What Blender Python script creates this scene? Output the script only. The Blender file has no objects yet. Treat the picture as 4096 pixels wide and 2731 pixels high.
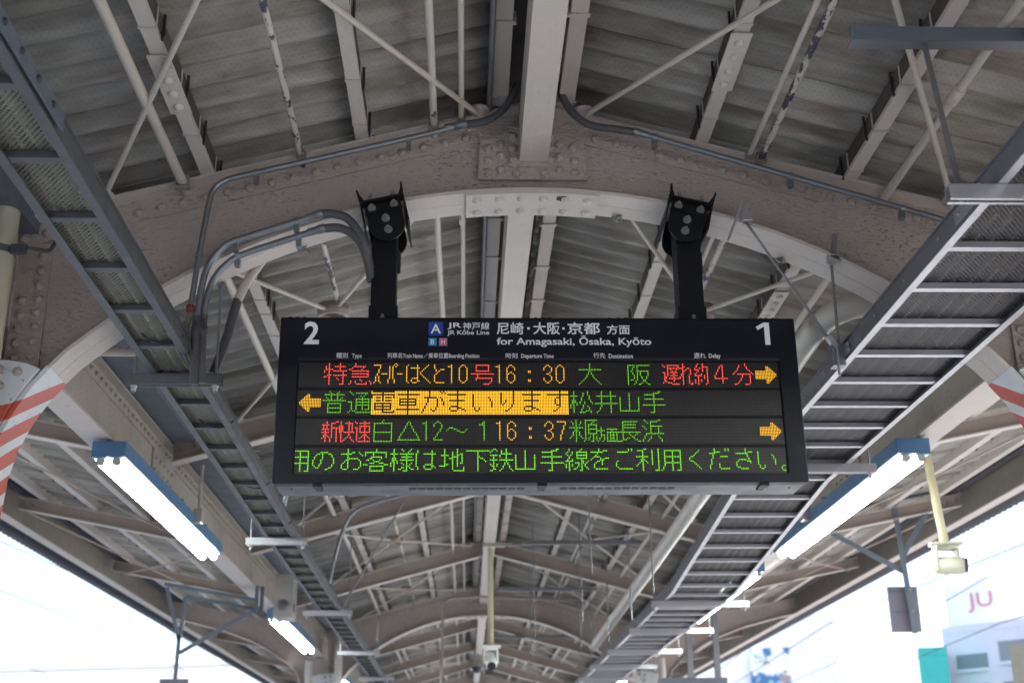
import bpy, math, random
from mathutils import Vector, Matrix
random.seed(7)
sc = bpy.context.scene
COL = sc.collection

# ------------------------------------------------------------------ camera, sky, sun, exposure
cd = bpy.data.cameras.new("camera"); cam = bpy.data.objects.new("camera", cd); COL.objects.link(cam)
Rv = Vector((0.99931, -0.03542, -0.01108)).normalized()
Fv = Vector((0.0369, 0.9382, 0.3440)).normalized()
Uv = Rv.cross(Fv).normalized(); Rv = Fv.cross(Uv).normalized()
M = Matrix((Rv, Uv, -Fv)).transposed().to_4x4(); M.translation = (0, 0, 1.6)
cam.matrix_world = M
cd.sensor_width = 36.0; cd.lens = 43.945; cd.clip_start = 0.05; cd.clip_end = 2000
cd.dof.use_dof = True; cd.dof.focus_distance = 5.24; cd.dof.aperture_fstop = 2.8
sc.camera = cam

SUN_EL, SUN_AZ = 55, 105
w = bpy.data.worlds.new("World"); sc.world = w; w.use_nodes = True
wn = w.node_tree; bg = wn.nodes["Background"]; sky = wn.nodes.new("ShaderNodeTexSky")
sky.sky_type = 'NISHITA'; sky.sun_disc = False
sky.sun_elevation = math.radians(SUN_EL); sky.sun_rotation = math.radians(SUN_AZ)
sky.air_density = 1.0; sky.dust_density = 4.0; sky.ozone_density = 1.0
wn.links.new(sky.outputs[0], bg.inputs[0]); bg.inputs[1].default_value = 0.15
sl = bpy.data.lights.new("sun", 'SUN'); so = bpy.data.objects.new("sun", sl); COL.objects.link(so)
sl.energy = 1.5; sl.angle = math.radians(12); sl.color = (1.0, 0.98, 0.95)
_a, _e = math.radians(SUN_AZ), math.radians(SUN_EL)
sd = Vector((math.sin(_a) * math.cos(_e), math.cos(_a) * math.cos(_e), math.sin(_e)))
so.rotation_euler = (-sd).to_track_quat('-Z', 'Y').to_euler(); so.location = (0, -20, 40)
vs = sc.view_settings
vs.view_transform = 'Standard'; vs.look = 'None'; vs.gamma = 1.0; vs.exposure = 2.08; vs.use_curve_mapping = False
sc.render.engine = 'CYCLES'
cy = sc.cycles
cy.use_denoising = True; cy.max_bounces = 7; cy.diffuse_bounces = 5; cy.glossy_bounces = 3
cy.transparent_max_bounces = 12; cy.transmission_bounces = 2; cy.sample_clamp_indirect = 6.0
cy.use_adaptive_sampling = True; cy.adaptive_threshold = 0.02
cy.caustics_reflective = False; cy.caustics_refractive = False

# ------------------------------------------------------------------ materials
def nmat(name):
    m = bpy.data.materials.new(name); m.use_nodes = True
    return m, m.node_tree.nodes, m.node_tree.links, m.node_tree.nodes["Principled BSDF"]

def _noise(N, L, vec, scale, detail=4, rough=0.55):
    n = N.new("ShaderNodeTexNoise"); n.inputs["Scale"].default_value = scale
    n.inputs["Detail"].default_value = detail; n.inputs["Roughness"].default_value = rough
    L.new(vec, n.inputs["Vector"]); return n.outputs["Fac"]

def _ramp(N, L, fac, a, b, ca=(0, 0, 0, 1), cb=(1, 1, 1, 1)):
    r = N.new("ShaderNodeValToRGB"); L.new(fac, r.inputs[0])
    r.color_ramp.elements[0].position = a; r.color_ramp.elements[0].color = ca
    r.color_ramp.elements[1].position = b; r.color_ramp.elements[1].color = cb
    return r.outputs[0]

def _mix(N, L, fac, a, b):
    m = N.new("ShaderNodeMix"); m.data_type = 'RGBA'
    if isinstance(fac, float): m.inputs[0].default_value = fac
    else: L.new(fac, m.inputs[0])
    for i, c in ((6, a), (7, b)):
        if isinstance(c, tuple): m.inputs[i].default_value = (*c, 1)
        else: L.new(c, m.inputs[i])
    return m.outputs[2]

def _math(N, L, op, a, b=None):
    m = N.new("ShaderNodeMath"); m.operation = op
    for i, c in ((0, a), (1, b)):
        if c is None: continue
        if isinstance(c, (int, float)): m.inputs[i].default_value = c
        else: L.new(c, m.inputs[i])
    return m.outputs[0]

def _coords(N, L, stretch=(1, 1, 1), rot=(0, 0, 0)):
    tc = N.new("ShaderNodeTexCoord"); mp = N.new("ShaderNodeMapping")
    oi = N.new("ShaderNodeObjectInfo"); ad = N.new("ShaderNodeVectorMath"); ad.operation = 'ADD'
    sc_ = N.new("ShaderNodeVectorMath"); sc_.operation = 'SCALE'; sc_.inputs[3].default_value = 37.0
    cb = N.new("ShaderNodeCombineXYZ")
    for i in range(3): L.new(oi.outputs["Random"], cb.inputs[i])
    L.new(cb.outputs[0], sc_.inputs[0])
    L.new(tc.outputs["Object"], ad.inputs[0]); L.new(sc_.outputs[0], ad.inputs[1])
    L.new(ad.outputs[0], mp.inputs[0]); mp.inputs["Scale"].default_value = stretch
    mp.inputs["Rotation"].default_value = rot
    return mp.outputs[0]

def paint(name, base, rough=0.5, var=0.12, speck=0.0, crack=0.0, dirt=0.25, dirt_col=(0.10, 0.075, 0.055), rust=0.0, metallic=0.0, bump=0.12):
    m, N, L, P = nmat(name)
    v = _coords(N, L)
    lo = tuple(c * (1 - var) for c in base); hi = tuple(min(1, c * (1 + var)) for c in base)
    col = _mix(N, L, _noise(N, L, v, 2.3, 5), lo, hi)
    if dirt > 0:
        f = _ramp(N, L, _noise(N, L, v, 1.7, 8, 0.65), 0.52, 0.78)
        f = _math(N, L, 'MULTIPLY', f, dirt); col = _mix(N, L, f, col, dirt_col)
    hgt = _noise(N, L, v, 30, 3)
    if speck > 0:
        s1 = _math(N, L, 'MULTIPLY', _ramp(N, L, _noise(N, L, v, 95, 2), 0.70 - 0.03 * speck, 0.74 - 0.03 * speck), 0.7)
        col = _mix(N, L, s1, col, (0.09, 0.07, 0.06))
    if crack > 0:
        vc = _coords(N, L, (38, 38, 95))
        n1 = _noise(N, L, vc, 1.0, 4, 0.6)
        mk = _ramp(N, L, _noise(N, L, v, 2.5, 3), 0.35, 0.65)
        c1 = _math(N, L, 'MULTIPLY', _ramp(N, L, n1, 0.56, 0.63), mk); c1 = _math(N, L, 'MULTIPLY', c1, crack)
        col = _mix(N, L, c1, col, (0.035, 0.028, 0.024))
        hgt = _math(N, L, 'SUBTRACT', hgt, _math(N, L, 'MULTIPLY', n1, 1.6))
    if rust > 0:
        r1 = _ramp(N, L, _noise(N, L, v, 6, 6, 0.7), 0.72 - 0.06 * rust, 0.76 - 0.05 * rust)
        col = _mix(N, L, r1, col, (0.13, 0.06, 0.03))
    L.new(col, P.inputs["Base Color"])
    rr = _ramp(N, L, _noise(N, L, v, 9, 4), 0.3, 0.7, (rough * .8,) * 3 + (1,), (min(1, rough * 1.2),) * 3 + (1,))
    L.new(rr, P.inputs["Roughness"]); P.inputs["Metallic"].default_value = metallic
    b = N.new("ShaderNodeBump"); b.inputs["Strength"].default_value = bump; b.inputs["Distance"].default_value = 0.02
    L.new(hgt, b.inputs["Height"]); L.new(b.outputs[0], P.inputs["Normal"])
    return m

def emit(name, col, strength):
    m, N, L, P = nmat(name)
    P.inputs["Base Color"].default_value = (*[c * .5 for c in col], 1)
    P.inputs["Emission Color"].default_value = (*col, 1); P.inputs["Emission Strength"].default_value = strength
    return m

def lattice(N, L, vec, px, py, ax=('X', 'Y'), stagger=True):
    """distance (in units of px) from the centre of the nearest cell of a dot lattice"""
    sp = N.new("ShaderNodeSeparateXYZ"); L.new(vec, sp.inputs[0])
    u = _math(N, L, 'DIVIDE', sp.outputs[ax[0]], px); v = _math(N, L, 'DIVIDE', sp.outputs[ax[1]], py)
    def d(off):
        a = _math(N, L, 'SUBTRACT', _math(N, L, 'FRACT', _math(N, L, 'ADD', u, off)), 0.5)
        b = _math(N, L, 'MULTIPLY', _math(N, L, 'SUBTRACT', _math(N, L, 'FRACT', _math(N, L, 'ADD', v, off)), 0.5), py / px)
        return _math(N, L, 'SQRT', _math(N, L, 'ADD', _math(N, L, 'MULTIPLY', a, a), _math(N, L, 'MULTIPLY', b, b)))
    if not stagger: return d(0.5)
    return _math(N, L, 'MINIMUM', d(0.0), d(0.5))

def perforated(name, base, px, py, r, rough=0.45, metallic=0.5):
    m, N, L, P = nmat(name)
    tc = N.new("ShaderNodeTexCoord")
    hole = _math(N, L, 'LESS_THAN', lattice(N, L, tc.outputs["Object"], px, py), r)
    n = _noise(N, L, tc.outputs["Object"], 4, 5)
    L.new(_mix(N, L, n, tuple(c * .7 for c in base), tuple(c * 1.2 for c in base)), P.inputs["Base Color"])
    P.inputs["Roughness"].default_value = rough; P.inputs["Metallic"].default_value = metallic
    L.new(_math(N, L, 'SUBTRACT', 1.0, hole), P.inputs["Alpha"])
    return m

def roof_material(name, base):
    m, N, L, P = nmat(name)
    v = _coords(N, L)
    vs_ = _coords(N, L, (0.7, 5, 1))
    col = _mix(N, L, _noise(N, L, v, 1.3, 6, .6), tuple(c * .8 for c in base), tuple(c * 1.2 for c in base))
    oi = N.new('ShaderNodeObjectInfo'); col = _mix(N, L, oi.outputs['Random'], _mix(N, L, .75, (0, 0, 0), col), col)
    st = _math(N, L, 'MULTIPLY', _ramp(N, L, _noise(N, L, vs_, 1.5, 6, .65), 0.42, 0.64), 0.75)
    col = _mix(N, L, st, col, (0.12, 0.095, 0.07))
    st2 = _math(N, L, 'MULTIPLY', _ramp(N, L, _noise(N, L, vs_, 2.6, 4, .6), 0.55, 0.72), 0.4)
    col = _mix(N, L, st2, col, (0.22, 0.13, 0.10))
    sc1 = _math(N, L, 'MULTIPLY', _ramp(N, L, _noise(N, L, _coords(N, L, (9, 70, 9), (0, 0, .5)), 1.0, 2), 0.66, 0.72), 0.25)
    col = _mix(N, L, sc1, col, (0.5, 0.47, 0.42))
    tc = N.new("ShaderNodeTexCoord")
    dots = _math(N, L, 'LESS_THAN', lattice(N, L, tc.outputs["Object"], 0.026, 0.026), 0.13)
    col = _mix(N, L, _math(N, L, 'MULTIPLY', dots, 0.22), col, (0.06, 0.055, 0.05))
    L.new(col, P.inputs["Base Color"]); P.inputs["Roughness"].default_value = 0.75
    b = N.new("ShaderNodeBump"); b.inputs["Strength"].default_value = 0.15; b.inputs["Distance"].default_value = 0.01
    L.new(_noise(N, L, v, 40, 3), b.inputs["Height"]); L.new(b.outputs[0], P.inputs["Normal"])
    return m

def peel_material(name, base, under, amount):
    m, N, L, P = nmat(name)
    v = _coords(N, L, (1, .45, 1))
    f = _ramp(N, L, _noise(N, L, v, 16, 6, .65), amount, amount + 0.015)
    edge = _ramp(N, L, _noise(N, L, v, 16, 6, .65), amount - 0.03, amount)
    col = _mix(N, L, edge, base, tuple(c * .6 for c in base)); col = _mix(N, L, f, col, under)
    L.new(col, P.inputs["Base Color"]); P.inputs["Roughness"].default_value = .55
    b = N.new("ShaderNodeBump"); b.inputs["Strength"].default_value = .6; b.inputs["Distance"].default_value = 0.01; b.invert = True
    L.new(f, b.inputs["Height"]); L.new(b.outputs[0], P.inputs["Normal"])
    return m

def stripe_material(name):
    m, N, L, P = nmat(name)
    tc = N.new("ShaderNodeTexCoord"); sp = N.new("ShaderNodeSeparateXYZ"); L.new(tc.outputs["Object"], sp.inputs[0])
    ax = _math(N, L, 'ABSOLUTE', sp.outputs["X"])
    t = _math(N, L, 'ADD', sp.outputs["Z"], _math(N, L, 'MULTIPLY', ax, 0.25))
    t = _math(N, L, 'ADD', t, _math(N, L, 'MULTIPLY', sp.outputs["Y"], -0.6))
    f = _math(N, L, 'FRACT', _math(N, L, 'DIVIDE', _math(N, L, 'ADD', t, .06), 0.125))
    red = _math(N, L, 'GREATER_THAN', f, 0.42)
    red = _math(N, L, 'MULTIPLY', red, _math(N, L, 'LESS_THAN', t, 4.19))
    n = _noise(N, L, tc.outputs["Object"], 5, 5)
    wcol = _mix(N, L, n, (0.55, 0.58, 0.62), (0.68, 0.71, 0.75)); rcol = _mix(N, L, n, (0.45, 0.07, 0.05), (0.58, 0.12, 0.09))
    col = _mix(N, L, red, wcol, rcol)
    sp1 = _ramp(N, L, _noise(N, L, tc.outputs["Object"], 40, 3), 0.66, 0.7)
    L.new(_mix(N, L, sp1, col, (0.2, 0.17, 0.16)), P.inputs["Base Color"]); P.inputs["Roughness"].default_value = .45
    return m

BEIGE = (0.49, 0.435, 0.405)
MT = {}
MT['web'] = paint("flaking_beige_paint", (0.445, 0.385, 0.355), .5, .10, .2, .55, .15, rust=.1, bump=.5)
MT['flange'] = paint("beige_paint", BEIGE, .5, .08, .5, 0, .22, rust=.15)
MT['light'] = paint("lit_beige_paint", (0.555, 0.505, 0.475), .5, .06, .55, 0, .12, rust=.1)  # same beige paint made paler, light from below put into the colour
MT['rafter'] = paint("brown_beige_paint", (0.37, 0.305, 0.27), .55, .1, .2, 0, .35, rust=.2)
MT['pipe'] = paint("pale_pipe_paint", (0.55, 0.50, 0.45), .45, .06, .15, 0, .2)
MT['girder'] = paint("greyed_beige_paint", (0.42, 0.375, 0.33), .55, .1, .3, .5, .4, rust=.25, bump=.25)
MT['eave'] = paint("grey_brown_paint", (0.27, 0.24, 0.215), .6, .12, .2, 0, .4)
MT['grime'] = paint('grimy_timber', (0.085, 0.07, 0.058), .8, .3, 0, 0, .5, (.03, .025, .02), bump=.3)
MT['peel'] = peel_material("peeling_paint", (0.56, 0.51, 0.46), (0.05, 0.055, 0.085), .525)
MT['peel_small'] = peel_material("chipped_paint", (0.56, 0.51, 0.46), (0.05, 0.055, 0.085), .68)
MT['roof'] = roof_material("corrugated_sheet", (0.43, 0.415, 0.385))
MT['tray'] = paint("blue_grey_paint", (0.105, 0.111, 0.120), .45, .1, .4, 0, .2, metallic=.15)
MT['alu'] = paint("galvanised_steel", (0.47, 0.475, 0.51), .38, .08, 0, 0, .1, metallic=.55, bump=.04)
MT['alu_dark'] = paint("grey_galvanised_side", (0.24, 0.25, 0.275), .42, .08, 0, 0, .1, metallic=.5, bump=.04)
MT['conduit'] = paint("zinc_conduit", (0.22, 0.235, 0.26), .35, .12, 0, 0, .25, metallic=.6, bump=.05)
MT['flex'] = paint("dark_grey_rubber", (0.075, 0.075, 0.085), .6, .12, 0, 0, .3)
MT['black'] = paint("black_powder_coat", (0.006, 0.0065, 0.009), .5, .1, 0, 0, 0, bump=.03)
MT['sign_body'] = paint("sign_housing_coat", (0.0075, 0.0095, 0.0155), .45, .05, 0, 0, 0, bump=.02)
for _k in ('black', 'sign_body'): MT[_k].node_tree.nodes['Principled BSDF'].inputs['Specular IOR Level'].default_value = .25
MT['sign_under'] = paint("sign_base_grey", (0.085, 0.094, 0.115), .4, .05, 0, 0, .1, bump=.03)
MT['vent'] = perforated("vent_mesh", (0.06, 0.065, 0.08), .004, .006, .28)
MT['bolt'] = paint("zinc_bolt", (0.30, 0.30, 0.29), .4, .2, 0, 0, .3, (0.25, .18, .05), metallic=.6)
MT['mesh_l'] = perforated("perforated_tray_floor", (0.22, 0.215, 0.17), .018, .0225, .26, .5, .1)
MT['mesh_r'] = perforated("fine_perforated_floor", (0.022, 0.021, 0.024), .018, .0225, .225, .5, 0)
MT['cable_dark'] = paint("dark_cable", (0.035, 0.035, 0.05), .5, .2, 0, 0, .1)
MT['cable_pale'] = paint("pale_cable", (0.15, 0.14, 0.11), .5, .2, 0, 0, .2)
MT['cable_purple'] = paint("purple_cable", (0.13, 0.035, 0.17), .5, .1, 0, 0, .1)
MT['lamp_blue'] = paint("blue_enamel", (0.085, 0.205, 0.38), .35, .05, 0, 0, .1, bump=.02)
MT['tube'] = emit("fluorescent_glow", (0.93, 1.0, 0.95), 14.0)
MT['reflector'] = paint("white_reflector", (0.8, 0.82, 0.8), .4, .03, 0, 0, .05, bump=.02)
MT['socket'] = paint("grey_socket", (0.45, 0.46, 0.46), .4, .05, 0, 0, .1)
MT['stripe'] = stripe_material("hazard_stripe_paint")
MT['pvc'] = paint("ivory_pipe", (0.50, 0.47, 0.37), .4, .06, .1, 0, .25)
MT['drain'] = paint("white_drain_pipe", (0.55, 0.525, 0.49), .42, .06, .1, 0, .25)
MT['ivory'] = paint("ivory_casing", (0.46, 0.45, 0.36), .4, .05, 0, 0, .12)
MT['yellowed'] = paint("rust_stained_ivory", (0.55, 0.50, 0.33), .5, .15, .2, 0, .35, (.4, .22, .03), rust=.2)
MT['lens'] = paint("dark_lens", (0.02, 0.022, 0.035), .15, .1, 0, 0, 0, bump=0)
MT['speaker'] = paint("grey_speaker_casing", (0.40, 0.385, 0.36), .5, .05, 0, 0, .1)
MT['bracket'] = paint("slate_blue_paint", (0.13, 0.16, 0.20), .5, .1, .2, 0, .2, rust=.1)
MT['panel'] = paint("violet_grey_panel", (0.19, 0.18, 0.23), .5, .06, 0, 0, .1)
MT['gutter'] = paint("gutter_blue_grey", (0.12, 0.14, 0.18), .5, .12, .1, 0, .3)
MT['dark'] = paint("recess_shade", (0.02, 0.019, 0.018), .9, .2, 0, 0, 0)  # near black, the shade of gaps and slots put into the colour
MT['red'] = paint("red_bushing", (0.20, 0.03, 0.03), .5, .1, 0, 0, 0)
MT['concrete'] = paint("platform_concrete", (0.43, 0.43, 0.43), .8, .1, .2, 0, .2)
MT['ground'] = paint("ballast_ground", (0.19, 0.188, 0.185), .9, .25, .5, 0, .2)
MT['white_text'] = paint("sign_white", (0.86, 0.88, 0.90), .5, .02, 0, 0, 0, bump=0)
MT['sq_a'] = paint("route_blue", (0.01, 0.05, 0.36), .5, .02, 0, 0, 0, bump=0)
MT['sq_b'] = paint("route_cyan", (0.01, 0.30, 0.60), .5, .02, 0, 0, 0, bump=0)
MT['sq_h'] = paint("route_pink", (0.60, 0.14, 0.30), .5, .02, 0, 0, 0, bump=0)
MT['facade'] = paint("pale_facade", (0.66, 0.63, 0.68), .7, .05, 0, 0, .1)
MT['facade2'] = paint("white_facade", (0.82, 0.82, 0.84), .7, .05, 0, 0, .1)
MT['teal'] = paint("teal_cladding", (0.03, 0.36, 0.33), .6, .15, 0, 0, .1)
MT['red_sign'] = paint("red_shop_sign", (0.62, 0.06, 0.13), .5, .05, 0, 0, 0)
MT['window'] = paint("window_glass", (0.22, 0.23, 0.25), .12, .1, 0, 0, 0, bump=0)
MT['cabinet'] = paint("khaki_cabinet", (0.30, 0.29, 0.25), .5, .06, 0, 0, .15)
LEDC = {'r': emit("led_red", (1.0, 0.085, 0.06), 0.52), 'y': emit("led_amber", (1.0, 0.50, 0.014), 0.42), 'g': emit("led_green", (0.20, 0.85, 0.010), 0.25)}

def led_panel_material():
    m, N, L, P = nmat("led_panel")
    tc = N.new("ShaderNodeTexCoord")
    d = _math(N, L, 'LESS_THAN', lattice(N, L, tc.outputs["Object"], .00651, .00645, ('X', 'Z'), False), .22)
    L.new(_mix(N, L, d, (0.007, 0.0055, 0.006), (0.075, 0.068, 0.066)), P.inputs["Base Color"])
    P.inputs["Roughness"].default_value = .45
    return m
MT['led_panel'] = led_panel_material()

# ------------------------------------------------------------------ mesh helpers
class MB:
    """collects vertices and faces, in world coordinates"""
    def __init__(self): self.v = []; self.f = []; self.s = []
    def add(self, vs_, fs, smooth=False):
        o = len(self.v); self.v += [Vector(p) for p in vs_]
        self.f += [tuple(i + o for i in f) for f in fs]; self.s += [smooth] * len(fs); return self
    def box(self, x0, x1, y0, y1, z0, z1):
        v = [(x, y, z) for x in (x0, x1) for y in (y0, y1) for z in (z0, z1)]
        return self.add(v, [(0, 1, 3, 2), (4, 6, 7, 5), (0, 4, 5, 1), (2, 3, 7, 6), (0, 2, 6, 4), (1, 5, 7, 3)])
    def hexa(self, p):      # eight points, bottom ring then top ring
        return self.add(p, [(3, 2, 1, 0), (4, 5, 6, 7), (0, 1, 5, 4), (1, 2, 6, 5), (2, 3, 7, 6), (3, 0, 4, 7)])
    def bar(self, a, b, w_, h_, up=(0, 0, 1)):   # rectangular bar between two points, w across, h along up
        a, b, up = Vector(a), Vector(b), Vector(up); d = (b - a).normalized()
        s = d.cross(up).normalized(); u = s.cross(d).normalized(); s *= w_ / 2; u *= h_ / 2
        return self.hexa([a - s - u, a + s - u, b + s - u, b - s - u, a - s + u, a + s + u, b + s + u, b - s + u])
    def prism(self, poly, y0, y1):   # polygon in XZ extruded along Y
        n = len(poly)
        v = [(x, y0, z) for x, z in poly] + [(x, y1, z) for x, z in poly]
        f = [tuple(range(n)), tuple(range(2 * n - 1, n - 1, -1))]
        f += [(i, i + n, (i + 1) % n + n, (i + 1) % n) for i in range(n)]
        return self.add(v, f)
    def strip(self, top, bot, y0, y1):   # band between two XZ polylines of equal length, thick in Y
        n = len(top); v = []
        for (xt, zt), (xb, zb) in zip(top, bot): v += [(xt, y0, zt), (xb, y0, zb), (xb, y1, zb), (xt, y1, zt)]
        f = [(0, 1, 2, 3), tuple(4 * (n - 1) + k for k in (3, 2, 1, 0))]
        for i in range(n - 1):
            a, b = 4 * i, 4 * i + 4
            for k in range(4): f.append((a + k, b + k, b + (k + 1) % 4, a + (k + 1) % 4))
        return self.add(v, f)
    def tube(self, pts, r, n=10, caps=True, rr=None):
        pts = [Vector(p) for p in pts]; m = len(pts); v = []; f = []
        t0 = (pts[1] - pts[0]).normalized()
        ref = Vector((0, 0, 1)) if abs(t0.z) < .9 else Vector((1, 0, 0))
        s = t0.cross(ref).normalized()
        for i, p in enumerate(pts):
            t = (pts[min(i + 1, m - 1)] - pts[max(i - 1, 0)]).normalized()
            s = (s - t * s.dot(t)).normalized(); u = t.cross(s)
            ri = rr[i] if rr else r
            v += [p + (s * math.cos(2 * math.pi * k / n) + u * math.sin(2 * math.pi * k / n)) * ri for k in range(n)]
        for i in range(m - 1):
            for k in range(n):
                f.append((i * n + k, i * n + (k + 1) % n, (i + 1) * n + (k + 1) % n, (i + 1) * n + k))
        self.add(v, f, True)
        if caps: self.add(v[:n], [tuple(range(n - 1, -1, -1))]); self.add(v[-n:], [tuple(range(n))])
        return self
    def lathe(self, c, axis, prof, n=12):   # prof: (distance along axis, radius)
        c, a = Vector(c), Vector(axis).normalized()
        return self.tube([c + a * d for d, _ in prof], 1, n, True, [max(r, 1e-4) for _, r in prof])
    def ring(self, c, r, h, t, n=20):    # flat band, axis Z
        c = Vector(c); v = []; f = []
        for k in range(n):
            a = 2 * math.pi * k / n; e = Vector((math.cos(a), math.sin(a), 0))
            v += [c + e * r, c + e * r + Vector((0, 0, h)), c + e * (r - t) + Vector((0, 0, h)), c + e * (r - t)]
        for k in range(n):
            a, b = 4 * k, 4 * ((k + 1) % n)
            for j in range(4): f.append((a + j, b + j, b + (j + 1) % 4, a + (j + 1) % 4))
        return self.add(v, f, True)
    def mesh(self, name, mat, org=(0, 0, 0)):
        me = bpy.data.meshes.new(name); o = Vector(org)
        me.from_pydata([tuple(p - o) for p in self.v], [], self.f)
        me.polygons.foreach_set("use_smooth", self.s); me.materials.append(mat); me.update()
        return me
    def build(self, name, mat, parent=None):
        if isinstance(mat, str): mat = MT[mat]
        if parent is None:
            org = Vector(((min(p.x for p in self.v) + max(p.x for p in self.v)) / 2, (min(p.y for p in self.v) + max(p.y for p in self.v)) / 2, min(p.z for p in self.v)))
        else: org = wloc(parent)
        o = bpy.data.objects.new(name, self.mesh(name, mat, org)); COL.objects.link(o)
        if parent is not None: o.parent = parent
        else: o.location = org
        return o

def wloc(o):
    p = Vector(o.location)
    while o.parent: o = o.parent; p += o.location
    return p
def tag(o, label=None, cat=None, group=None, kind=None):
    for k, v in (("label", label), ("category", cat), ("group", group), ("kind", kind)):
        if v: o[k] = v
    return o
def thing(name, loc, label, cat, group=None):
    o = bpy.data.objects.new(name, None); COL.objects.link(o); o.location = loc; o.empty_display_size = .1
    return tag(o, label, cat, group)
def inst(name, me, loc, parent, rot=None):      # a shared mesh at a world place, under its parent
    o = bpy.data.objects.new(name, me); COL.objects.link(o); o.parent = parent
    o.location = Vector(loc) - wloc(parent)
    if rot: o.rotation_euler = rot
    return o
def copy_tree(o, dloc, parent=None):
    c = o.copy(); COL.objects.link(c)
    if parent: c.parent = parent
    else: c.location = Vector(o.location) + Vector(dloc)
    for ch in list(o.children):
        if ch is not c: copy_tree(ch, dloc, c)
    return c

X0 = 0.30                      # centre line of the platform roof
SP = 3.4375                    # rafter spacing
ARCH_Y = [5.15 + 13.75 * k for k in (-1, 0, 1, 2)]
FRAME_Y = [5.15 + SP * k for k in range(-4, 12)]
Y0, Y1 = -37.0, 46.0
def zt(d): return 4.64 - 0.268 * abs(d)          # top line of the inner frames
def zw(d): return 3.97 + 0.200 * (abs(d) - 2.43) # top line of the wings
ORD = ['first', 'second', 'third', 'fourth', 'fifth', 'sixth', 'seventh', 'eighth', 'ninth', 'tenth', 'eleventh', 'twelfth']

# ------------------------------------------------------------------ ground and platform
tag(MB().box(-400, 400, -300, 600, -1.9, -1.8).build('ground', 'ground'), kind='structure')
tag(MB().box(X0 - 6.0, X0 + 6.0, -60, 140, -1.79, -0.40).build('platform', 'concrete'), kind='structure')

# ------------------------------------------------------------------ corrugated roof
def sheet_mesh(name, side, d0, z0, d1, z1, mat='roof'):
    pitch, nw, seg, amp = .165, 6, 8, .027
    v = []; f = []; n = nw * seg + 3
    for i in range(n):
        y = i * pitch / seg; o = amp * math.cos(2 * math.pi * i / seg)
        lift = .006 if i < 3 else 0.0
        for t in (0, 1):
            d = d0 + (d1 - d0) * t; z = z0 + (z1 - z0) * t + o - lift
            v += [(X0 + side * d, y, z), (X0 + side * d, y, z + .008)]
    for i in range(n - 1):
        a, b = 4 * i, 4 * i + 4
        f += [(a, b, b + 2, a + 2), (a + 1, a + 3, b + 3, b + 1), (a, a + 1, b + 1, b), (a + 2, b + 2, b + 3, a + 3)]
    f += [(0, 2, 3, 1), (4 * (n - 1), 4 * (n - 1) + 1, 4 * (n - 1) + 3, 4 * (n - 1) + 2)]
    m = MB(); m.add(v, f, True); return m.mesh(name, MT[mat])
for nm, side, d0, z0, d1, z1, lab in (
        ('inner_roof', -1, .10, zt(.10) + .125, 2.40, zt(2.40) + .125, 'grey corrugated roof slope left of the ridge beam'),
        ('inner_roof', 1, .10, zt(.10) + .125, 2.40, zt(2.40) + .125, 'grey corrugated roof slope right of the ridge beam'),
        ('wing_roof', -1, 2.50, zw(2.50) + .11, 5.95, zw(5.95) + .09, 'corrugated roof wing rising outward over the left lamp'),
        ('wing_roof', 1, 2.50, zw(2.50) + .11, 6.10, zw(6.10) + .09, 'corrugated roof wing rising outward over the right lamp')):
    me = sheet_mesh('corrugated_sheet', side, d0, z0, d1, z1)
    t = thing(nm, (X0 + side * d0, 0, z0), lab, 'roof')
    if nm == 'inner_roof' and side < 0: LEFT_ROOF = t
    for k in range(int((Y1 - Y0) / .99)): inst('corrugated_sheet', me, (0, Y0 + k * .99, 0), t)
    if nm == 'wing_roof':
        g = (z1 - z0) / (d1 - d0)
        fm = sheet_mesh('shade_edge_strip', side, d1 - .42, z1 - .42 * g - .020, d1 + .012, z1 + .012 * g - .020, 'cable_dark')  # added strip, its dark colour stands in for the shaded sheet edge
        for k in range(int((Y1 - Y0) / .99)): inst('shade_edge_strip', fm, (0, Y0 + k * .99, 0), t)
m = MB()
for s in (-1, 1): m.hexa([(X0, Y0, 4.84), (X0 + s * .2, Y0, 4.775), (X0 + s * .2, Y1, 4.775), (X0, Y1, 4.84), (X0, Y0, 4.85), (X0 + s * .2, Y0, 4.785), (X0 + s * .2, Y1, 4.785), (X0, Y1, 4.85)])
m.build('ridge_cap', 'dark', LEFT_ROOF)  # black colour stands in for the deep shade of the ridge gap

# ------------------------------------------------------------------ shared small meshes
def rivet_mesh(axis, mat, r=.021):
    m = MB(); m.lathe((0, 0, 0), axis, [(0, r), (.007, r * .96), (.0125, r * .76), (.0165, r * .40), (.0175, 0)], 10)
    return m.mesh('rivet', MT[mat])
RV_F = rivet_mesh((0, -1, 0), 'web'); RV_D = rivet_mesh((0, 0, -1), 'light', .021)
RV_PX = rivet_mesh((1, 0, 0), 'girder', .014); RV_NX = rivet_mesh((-1, 0, 0), 'girder', .014)
def bolt_mesh(axis, r=.014, l=.02):
    m = MB(); a = Vector(axis)
    m.lathe((0, 0, 0), axis, [(0, r * 1.35), (.004, r * 1.35)], 12); m.lathe(a * .004, axis, [(0, r), (l * .6, r)], 6)
    m.lathe(a * (.004 + l * .6), axis, [(0, r * .55), (l * .9, r * .55)], 8); return m.mesh('bolt', MT['bolt'])
BOLT_F = bolt_mesh((0, -1, 0)); BOLT_U = bolt_mesh((0, 0, 1)); BOLT_D = bolt_mesh((0, 0, -1), .012, .03)

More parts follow.
